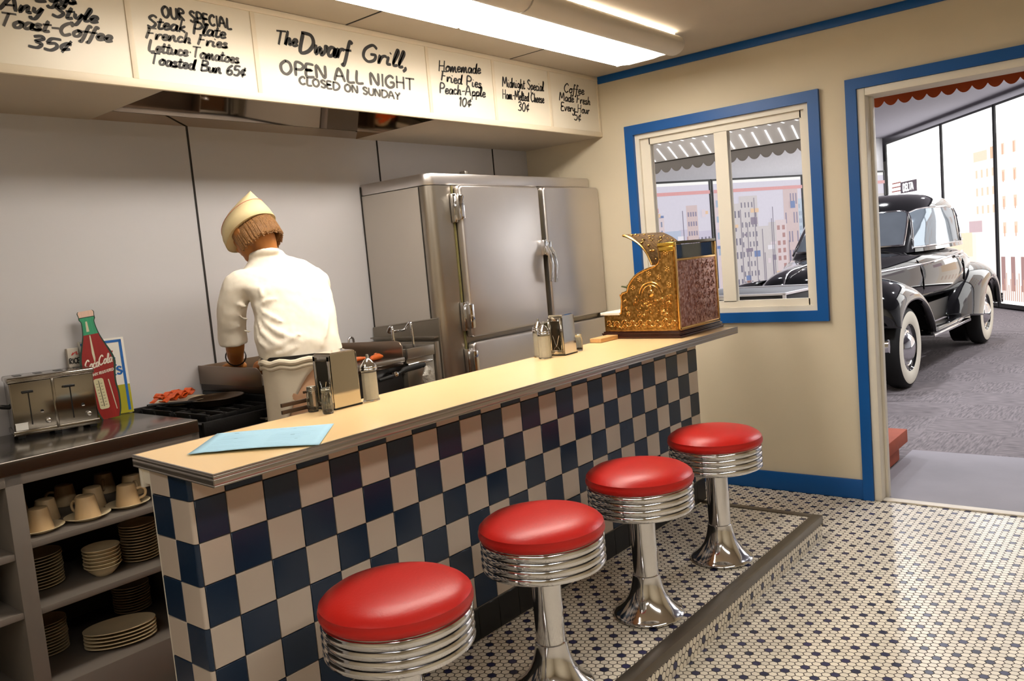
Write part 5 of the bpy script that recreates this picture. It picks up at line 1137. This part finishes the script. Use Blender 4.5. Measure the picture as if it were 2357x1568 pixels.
# bumpers, grille
for sx, xs in ((1, 2.20), (-1, -2.42)):
    mb = MB(); pr_ = [(xs - .10 * sx * abs(k / 6) ** 2.5 * 1.5, .88 * k / 6) for k in range(-6, 7)]
    mb.loft([[(x, y, .39), (x + .03 * sx, y, .40), (x + .045 * sx, y, .445), (x + .03 * sx, y, .49), (x, y, .50), (x - .012 * sx, y, .445)] for x, y in pr_])
    mb.build('bumper', M_CHROME, CAR, angle=50)
    for y in (-.38, .38): MB().box((min(xs - .4 * sx, xs), y - .03, .41), (max(xs - .4 * sx, xs), y + .03, .46)).build('bumper_bracket', M_BLACK, CAR)
for s in (-1, 1):
    g = MB()
    for k in range(8): g.tube([(2.0 - .012 * k, s * .05, .60 + .04 * k), (1.97, s * .22, .60 + .04 * k), (1.88, s * .36, .60 + .036 * k)], .008, 6)
    g.build('grille', M_CHROME, CAR)
MB().tube([(2.03, 0, .92), (1.9, 0, 1.075), (1.5, 0, 1.118), (.9, 0, 1.168)], .010, 8, smooth=5).build('hood_ornament_strip', M_CHROME, CAR)
# glass showcase standing in front of the window
vc = thing('display_case', 'dark showcase with pale metal edges below the window view, in front of the car', 'display case', (5.30, .72, 0), -.05)
M_CASE = mat('dark_showcase', '#1c1a20', .55, 0, .1, 6)
MB().box((-.45, -.40, 0), (.45, .55, 0.985), .004).build('case', M_CASE, vc)
e = MB()
for y in (-.40, .55):
    e.box((-.46, y - .012, 0.980), (.46, y + .012, 0.995)); e.box((-.462, y - .012, 0), (-.450, y + .012, .99)); e.box((.440, y - .012, 0), (.462, y + .012, .99))
for x in (-.45, .45): e.box((x - .012, -.41, .980), (x + .012, .56, .995))
e.build('metal_edges', mat('pale_case_edges', '#d8d5dc', .3, .6), vc, smooth=False)
MB().lathe([(.10, -.01), (.125, 0), (.10, .01)], 32, Matrix.Translation((-.456, .10, .86)) @ Matrix.Rotation(PI / 2, 4, 'Y'), cap=False).build('ring_emblem', M_CHROME, vc)
# ============================================================ the cook, seen from behind, leaning over the griddle
CK = thing('person', 'person in white shirt, apron and paper cap leaning over the griddle with back turned', 'person', (.955, .80, 0))
M_SKIN = mat('warm_skin', '#b5763c', .5, 0, .10, 14, .03, 120)
M_SHIRT = mat('white_cotton_shirt', '#eee5d4', .85, 0, .03, 12, .12, 22)
M_APRON = mat('off_white_apron', '#d9cdb6', .9, 0, .05, 14, .15, 26)
M_TROU = mat('pinkish_tan_trousers', '#c49a78', .85, 0, .06, 16, .1, 30)
M_HAIR = mat('brown_hair', '#8a6032', .42, 0, .5, 30, .6, 55, stretch=(5, 5, .35))
M_HATM = mat('cream_paper_cap', '#e3cf9f', .7, 0, .04, 20)
FW = Vector((.42, .91, 0)).normalized(); RT = Vector((FW.y, -FW.x, 0)); UP = Vector((0, 0, 1))
def ring_(c, a, b, n=28, tilt=0.0, p=2.3):
    c = Vector(c); out = []
    for k in range(n):
        t = 2 * PI * k / n; u = abs(math.cos(t)) ** (2 / p) * math.copysign(1, math.cos(t)); v = abs(math.sin(t)) ** (2 / p) * math.copysign(1, math.sin(t))
        out.append(c + RT * (a * u) + FW * (b * v) + UP * (tilt * v * b))
    return out
def limb(mb, pts, rad, n=14, k=5, ball=True):
    P = catmull([Vector(p) for p in pts], k); m = len(P); R = []
    for i in range(m):
        t = i / (m - 1) * (len(rad) - 1); j = min(int(t), len(rad) - 2); R.append(rad[j] + (rad[j + 1] - rad[j]) * (t - j))
    mb.tube(P, R, n); mb.sph(P[0], R[0], 14)
    if ball: mb.sph(P[-1], R[-1], 14)
    return mb
def soft(o, voxel, it=6, f=.5, wr=0.0, sz=.06):
    r = o.modifiers.new('fuse', 'REMESH'); r.mode = 'VOXEL'; r.voxel_size = voxel; r.use_smooth_shade = True
    s = o.modifiers.new('soften', 'SMOOTH'); s.iterations = it; s.factor = f
    if wr:
        tx = bpy.data.textures.new(o.name + '_folds', 'CLOUDS'); tx.noise_scale = sz; tx.noise_depth = 2
        d = o.modifiers.new('folds', 'DISPLACE'); d.texture = tx; d.strength = wr; d.mid_level = .5
    return o
TOR = [((.931, .75, 1.118), .158, .105), ((.928, .765, 1.19), .160, .110), ((.959, .80, 1.27), .155, .115), ((.975, .835, 1.345), .158, .115), ((.965, .865, 1.395), .170, .105), ((.972, .895, 1.437), .158, .085), ((.985, .925, 1.474), .118, .068), ((.968, .945, 1.503), .070, .057), ((.966, .952, 1.522), .054, .050)]
SHL, SHR = Vector((.822, .955, 1.395)), Vector((1.095, .835, 1.385))
ARM_L = [SHL, (.806, .995, 1.30), (.828, 1.04, 1.175), (.880, 1.13, 1.118), (.935, 1.215, 1.080)]
ARM_R = [SHR, (1.125, .90, 1.27), (1.130, .99, 1.165), (1.115, 1.08, 1.10), (1.085, 1.16, 1.055)]
# head frame
ER = Vector((.635, -.772, 0)); EF = Vector((.766, .635, 0))
HF = (ER * -.74 + EF * .40 + UP * -.56).normalized(); HS = HF.cross(UP).normalized(); HU = HS.cross(HF).normalized()
HC = Vector((.942, 1.0, 1.625)) - ER * .012
def hd(f, s, u): return HC + HF * f + HS * s + HU * u
MH = Matrix(((HF.x, HS.x, HU.x, HC.x), (HF.y, HS.y, HU.y, HC.y), (HF.z, HS.z, HU.z, HC.z), (0, 0, 0, 1)))
bd = MB()
bd.loft([ring_(c, a * .80, b * .74) for c, a, b in [((.925, .735, .93), .14, .11), ((.925, .74, 1.03), .145, .115)] + TOR])
neck0 = Vector((.966, .945, 1.475)); bd.tube([neck0, (.962, .965, 1.53), hd(-.03, 0, -.075), hd(-.015, 0, -.02)], [.058, .052, .050, .05], 18, smooth=4)
bd.sph(hd(.003, 0, .0), .094, 24, (.98, .78, .98), MH.to_3x3().to_4x4()); bd.sph(hd(.035, 0, -.055), .07, 20, (.85, .78, 1.0), MH.to_3x3().to_4x4())
bd.sph(hd(.072, 0, -.088), .026, 14); bd.tube([hd(.088, 0, -.005), hd(.104, 0, -.030), hd(.098, 0, -.04), hd(.086, 0, -.042)], [.010, .014, .014, .01], 10)     # chin, nose
bd.tube([hd(.088, -.02, -.062), hd(.096, 0, -.062), hd(.088, .02, -.062)], .007, 8); bd.tube([hd(.085, -.035, .012), hd(.096, 0, .012), hd(.085, .035, .012)], .008, 8)                        # lips, brow
for s in (-1, 1):
    bd.loft([[hd(-.006 + .019 * k * math.cos(t), s * (.074 + .010 * j), -.028 + .031 * k * math.sin(t)) for t in [2 * PI * q / 14 for q in range(14)]] for j, k in ((0, .55), (.6, .9), (1.3, 1.0), (1.6, .85))])
    bd.sph(hd(.080, s * .031, -.008), .011, 12)
limb(bd, ARM_L, [.052, .047, .038, .034, .026]); limb(bd, ARM_R, [.052, .047, .038, .034, .026])
def hand(w, d, side, curl):
    w = Vector(w); d = Vector(d).normalized(); sd = d.cross(UP).normalized() * side; nrm = sd.cross(d).normalized()
    if nrm.z > 0: nrm = -nrm
    limb(bd, [w, w + d * .04, w + d * .085], [.026, .032, .033], 12)
    bd.sph(w + d * .055, .042, 16, (1, 1, .55))
    for k, (off, L) in enumerate(((-.030, .062), (-.010, .074), (.010, .070), (.029, .055))):
        b = w + d * .088 + sd * off
        bd.tube([b - d * .02, b, b + d * L * .42 + nrm * L * .12 * curl, b + d * L * .70 + nrm * L * .45 * curl, b + d * L * .78 + nrm * L * .85 * curl], [.0095, .0092, .0085, .008, .0065], 10, smooth=3)
    b = w + d * .035 - sd * .030
    bd.tube([b, b - sd * .025 + d * .02, b - sd * .030 + d * .05 + nrm * .012, b - sd * .018 + d * .07 + nrm * .02], [.012, .011, .0095, .0075], 10, smooth=3)
hand(ARM_L[-1], (.42, .72, -.42), 1, 1.0); hand(ARM_R[-1], (-.30, .9, -.25), -1, 1.0)
LEG = {-1: [(.865, .76, .95), (.855, .76, .70), (.845, .74, .50), (.845, .755, .25), (.845, .75, .12)], 1: [(.99, .70, .95), (1.0, .70, .70), (1.005, .69, .50), (1.0, .71, .25), (1.0, .70, .12)]}
for s in (-1, 1): limb(bd, LEG[s], [.082, .070, .055, .048, .038])
body = soft(W(bd, 'body', M_SKIN, CK), .0055, 4, .4)
# shirt
sh = MB(); sh.loft([ring_(c, a, b, tilt=.15) for c, a, b in TOR])
sl = MB()
limb(sh, [SHL + Vector((.05, -.03, .008)), SHL, (.803, .992, 1.31), (.812, 1.022, 1.235), (.820, 1.032, 1.168)], [.058, .060, .057, .056, .055], 16, ball=False)
limb(sh, [SHR + Vector((-.05, .03, .008)), SHR, (1.126, .895, 1.28), (1.135, .94, 1.22)], [.058, .060, .056, .052], 16)
sh.tube([Vector((.962, .950, 1.492)) + (RT * math.cos(t) * .060 + FW * math.sin(t) * .056 + UP * (.016 - .018 * math.sin(t))) for t in [2 * PI * q / 20 for q in range(20)]], .012, 10, closed=True)
def tors(z, deg, k=1.0):
    for p, q in zip(TOR, TOR[1:]):
        if p[0][2] <= z <= q[0][2]:
            f = (z - p[0][2]) / (q[0][2] - p[0][2]); c = Vector(p[0]).lerp(Vector(q[0]), f); a = p[1] + (q[1] - p[1]) * f; b = p[2] + (q[2] - p[2]) * f; break
    t = math.radians(deg); u = abs(math.cos(t)) ** (2 / 2.3) * math.copysign(1, math.cos(t)); v = abs(math.sin(t)) ** (2 / 2.3) * math.copysign(1, math.sin(t))
    return c + RT * (a * u * k) + FW * (b * v * k)
for fold, r in (([(1.32, 196), (1.28, 222), (1.25, 245)], .010), ([(1.30, 195), (1.25, 218), (1.21, 242), (1.185, 262)], .011), ([(1.28, 190), (1.22, 210), (1.17, 235), (1.15, 258)], .011), ([(1.24, 186), (1.18, 205), (1.145, 230)], .010), ([(1.14, 190), (1.15, 215), (1.165, 240), (1.20, 268)], .010), ([(1.128, 205), (1.134, 235), (1.15, 262)], .009), ([(1.34, 215), (1.36, 225), (1.39, 232)], .009), ([(1.31, 208), (1.33, 225), (1.34, 244)], .009), ([(1.14, 290), (1.19, 302), (1.25, 310)], .008)):
    sh.tube([tors(z, g, 1.0) for z, g in fold], [r * .5, r, r, r * .4], 8, smooth=4)
for k in range(3):
    a = Vector((.770 + .010 * k, .945 + .012 * k, 1.365 - .05 * k)); sh.tube([a, a + Vector((.030, -.030, -.045)), a + Vector((.062, -.035, -.045))], [.004, .008, .003], 8, smooth=3)
soft(W(sh, 'shirt', M_SHIRT, CK), .007, 7, .5, .010, .07)
# trousers, belt, apron
tr = MB(); tr.loft([ring_(c, a, b) for c, a, b in (((.927, .735, .88), .150, .112), ((.927, .735, .98), .152, .118), ((.930, .742, 1.06), .146, .110), ((.932, .748, 1.112), .142, .104))])
for s in (-1, 1): limb(tr, LEG[s], [.092, .085, .072, .066, .062], 18)
soft(W(tr, 'trousers', M_TROU, CK), .010, 6, .5, .008, .08)
W(MB().loft([ring_((.932, .748, z), a, b) for z, a, b in ((1.092, .147, .109), (1.092, .152, .114), (1.122, .152, .114), (1.122, .147, .109))], cap=False), 'belt', mat('black_leather_belt', '#15110f', .5, 0, .1, 30), CK)
def hipring(z, t, k=1.0):
    a = .158 + .010 * (1.1 - z); b = .120 + .012 * (1.1 - z); c = Vector((.929, .740, z))
    p_ = 2.3; u = abs(math.cos(t)) ** (2 / p_) * math.copysign(1, math.cos(t)); v = abs(math.sin(t)) ** (2 / p_) * math.copysign(1, math.sin(t))
    w = .006 * math.sin(9 * t + 3 * z) * (1.15 - z) * 2
    return c + RT * ((a + w) * k * u) + FW * ((b + w) * k * v)
nz, na = 22, 44; AP = []
for i in range(nz + 1):
    z = 1.098 - .60 * i / nz; t1 = math.radians(284 - 110 * (i / nz) ** .75); t0 = math.radians(-20)
    AP.append([hipring(z, t0 + (t1 - t0) * j / na) for j in range(na + 1)])
ap = MB(); t = bmesh.new(); V = [[t.verts.new(p) for p in r] for r in AP]
for i in range(nz):
    for j in range(na): t.faces.new((V[i][j], V[i][j + 1], V[i + 1][j + 1], V[i + 1][j]))
bmesh.ops.recalc_face_normals(t, faces=t.faces[:]); ap._add(t)
band = [hipring(1.102 + .004 * math.sin(5 * q), math.radians(-20 + 304 * q / 40), 1.01) for q in range(41)]
ap.tube(band, .011, 8); ap.tube([p + Vector((0, 0, -.02)) for p in band], .008, 8)
end = hipring(1.095, math.radians(284), 1.05)
apo = W(ap, 'apron', M_APRON, CK); so = apo.modifiers.new('thick', 'SOLIDIFY'); so.thickness = .003
ti = MB(); ti.tube([end, end + RT * .03 + UP * .014, end + RT * .09 + UP * .02], .004, 8, smooth=3); ti.tube([end, end + RT * .03 - UP * .004, end + RT * .085], .004, 8, smooth=3); ti.sph(end, .010, 12)
W(ti, 'apron_tie', M_APRON, CK)
for s in (-1, 1):
    x, y = (.845, .78) if s < 0 else (1.0, .73)
    W(MB().sph((x, y, .086), .05, 18, (.95, 2.4, .9)).box((x - .04, y - .11, .0425), (x + .04, y + .12, .066), .01), 'shoe', mat('black_shoe_leather', '#141210', .4, 0, .1, 20), CK)
# hair: a bob following the back of the skull, ending in a straight lower edge
hr = MB(); rg = []
for j in range(13):
    v = j / 12; row = []
    for k in range(33):
        t = math.radians(72 + 216 * k / 32)      # sweeps behind the head, from temple to temple
        if v < .45: q = v / .45; f, s, u = .098 * math.cos(t) * math.sin(q * PI / 2), .080 * math.sin(t) * math.sin(q * PI / 2), .100 * math.cos(q * PI / 2)
        else:
            q = (v - .45) / .55; bulge = 1 + .10 * math.sin(q * PI * .8)
            f, s, u = .098 * math.cos(t) * bulge - .004 * q, .080 * math.sin(t) * bulge, -.090 * q * (1 if abs(k - 16) < 14 else .8)
        ln = 1 + .012 * math.sin(k * 2.3) + .008 * math.sin(k * 5.1 + j)
        row.append(hd(f * ln * (.995 if v > .5 else .95), s * ln * (1.02 if v > .5 else .95), u * (1 if v > .45 else .8)))
    rg.append(row)
t = bmesh.new(); V = [[t.verts.new(p) for p in r] for r in rg]
for i in range(12):
    for j in range(32): t.faces.new((V[i][j], V[i][j + 1], V[i + 1][j + 1], V[i + 1][j]))
bmesh.ops.recalc_face_normals(t, faces=t.faces[:]); hr._add(t)
r_ = random.Random(2)
for k in range(70):
    t_ = math.radians(80 + 200 * k / 69 + r_.uniform(-2, 2)); P = []
    for q in (0.0, .35, .7, 1.0):
        bl = .995 * (1 + .10 * math.sin(q * PI * .8)) + r_.uniform(-.006, .006); P.append(hd(.098 * math.cos(t_) * bl, .080 * math.sin(t_) * bl, -.002 - (.100 + r_.uniform(-.006, .006)) * q))
    hr.tube(P, [.0045, .0055, .005, .0025], 6, smooth=3)
ho = W(hr, 'hair', M_HAIR, CK); so = ho.modifiers.new('thick', 'SOLIDIFY'); so.thickness = .010; so.offset = -1
# paper cap: a folded boat-shaped cap with a red line
def capring(h, n=36):
    out = []
    for k in range(n):
        t = 2 * PI * k / n; c, s = math.cos(t), math.sin(t); b = .096 * (1 - h ** 2.2) ** .8 + .003; a = (.119 if c > 0 else .119 - .012 * (-c)) - .006 * h
        back = max(0, -c); fr = max(0, c)
        top = .096 + .020 * back ** 2 + .024 * (1 - c * c)
        out.append(hd(a * c * (1 + .04 * back * h), b * abs(s) ** .85 * math.copysign(1, s), -.014 + top * h - .014 * fr * (1 - h)))
    return out
hs = [0, .12, .25, .4, .55, .7, .82, .92, 1.0]
cp_ = W(MB().loft([capring(h) for h in hs], cap=True), 'paper_cap', M_HATM, CK, angle=35)
cu = [[p + (p - hd(0, 0, .05)) * .03 for p in capring(h)] for h in (.0, .30, .62)]
t = bmesh.new(); V = [[t.verts.new(p) for p in r] for r in cu]; n = 36
for i in range(2):
    for j in range(n): t.faces.new((V[i][j], V[i][(j + 1) % n], V[i + 1][(j + 1) % n], V[i + 1][j]))
bmesh.ops.recalc_face_normals(t, faces=t.faces[:]); cf = MB(); cf._add(t); cf = WS(cf, 'turned_up_brim', M_HATM, cp_, CK); so = cf.modifiers.new('thick', 'SOLIDIFY'); so.thickness = .002
WS(MB().tube([p + (p - hd(0, 0, .05)) * .035 for p in capring(.62)], .0016, 6, closed=True), 'red_line', mat('faded_red_line', '#d08a74', .6), cp_, CK)
# wire bracelet on the wrist
w_ = Vector((.893, 1.15, 1.108)); d_ = Vector((.05, .08, -.038)).normalized(); x_ = d_.cross(UP).normalized(); y_ = x_.cross(d_)
W(MB().tube([w_ + (x_ * math.cos(q) + y_ * math.sin(q)) * .040 for q in [2 * PI * k / 20 for k in range(20)]], .0028, 6, closed=True), 'bracelet', M_BLACK, CK)
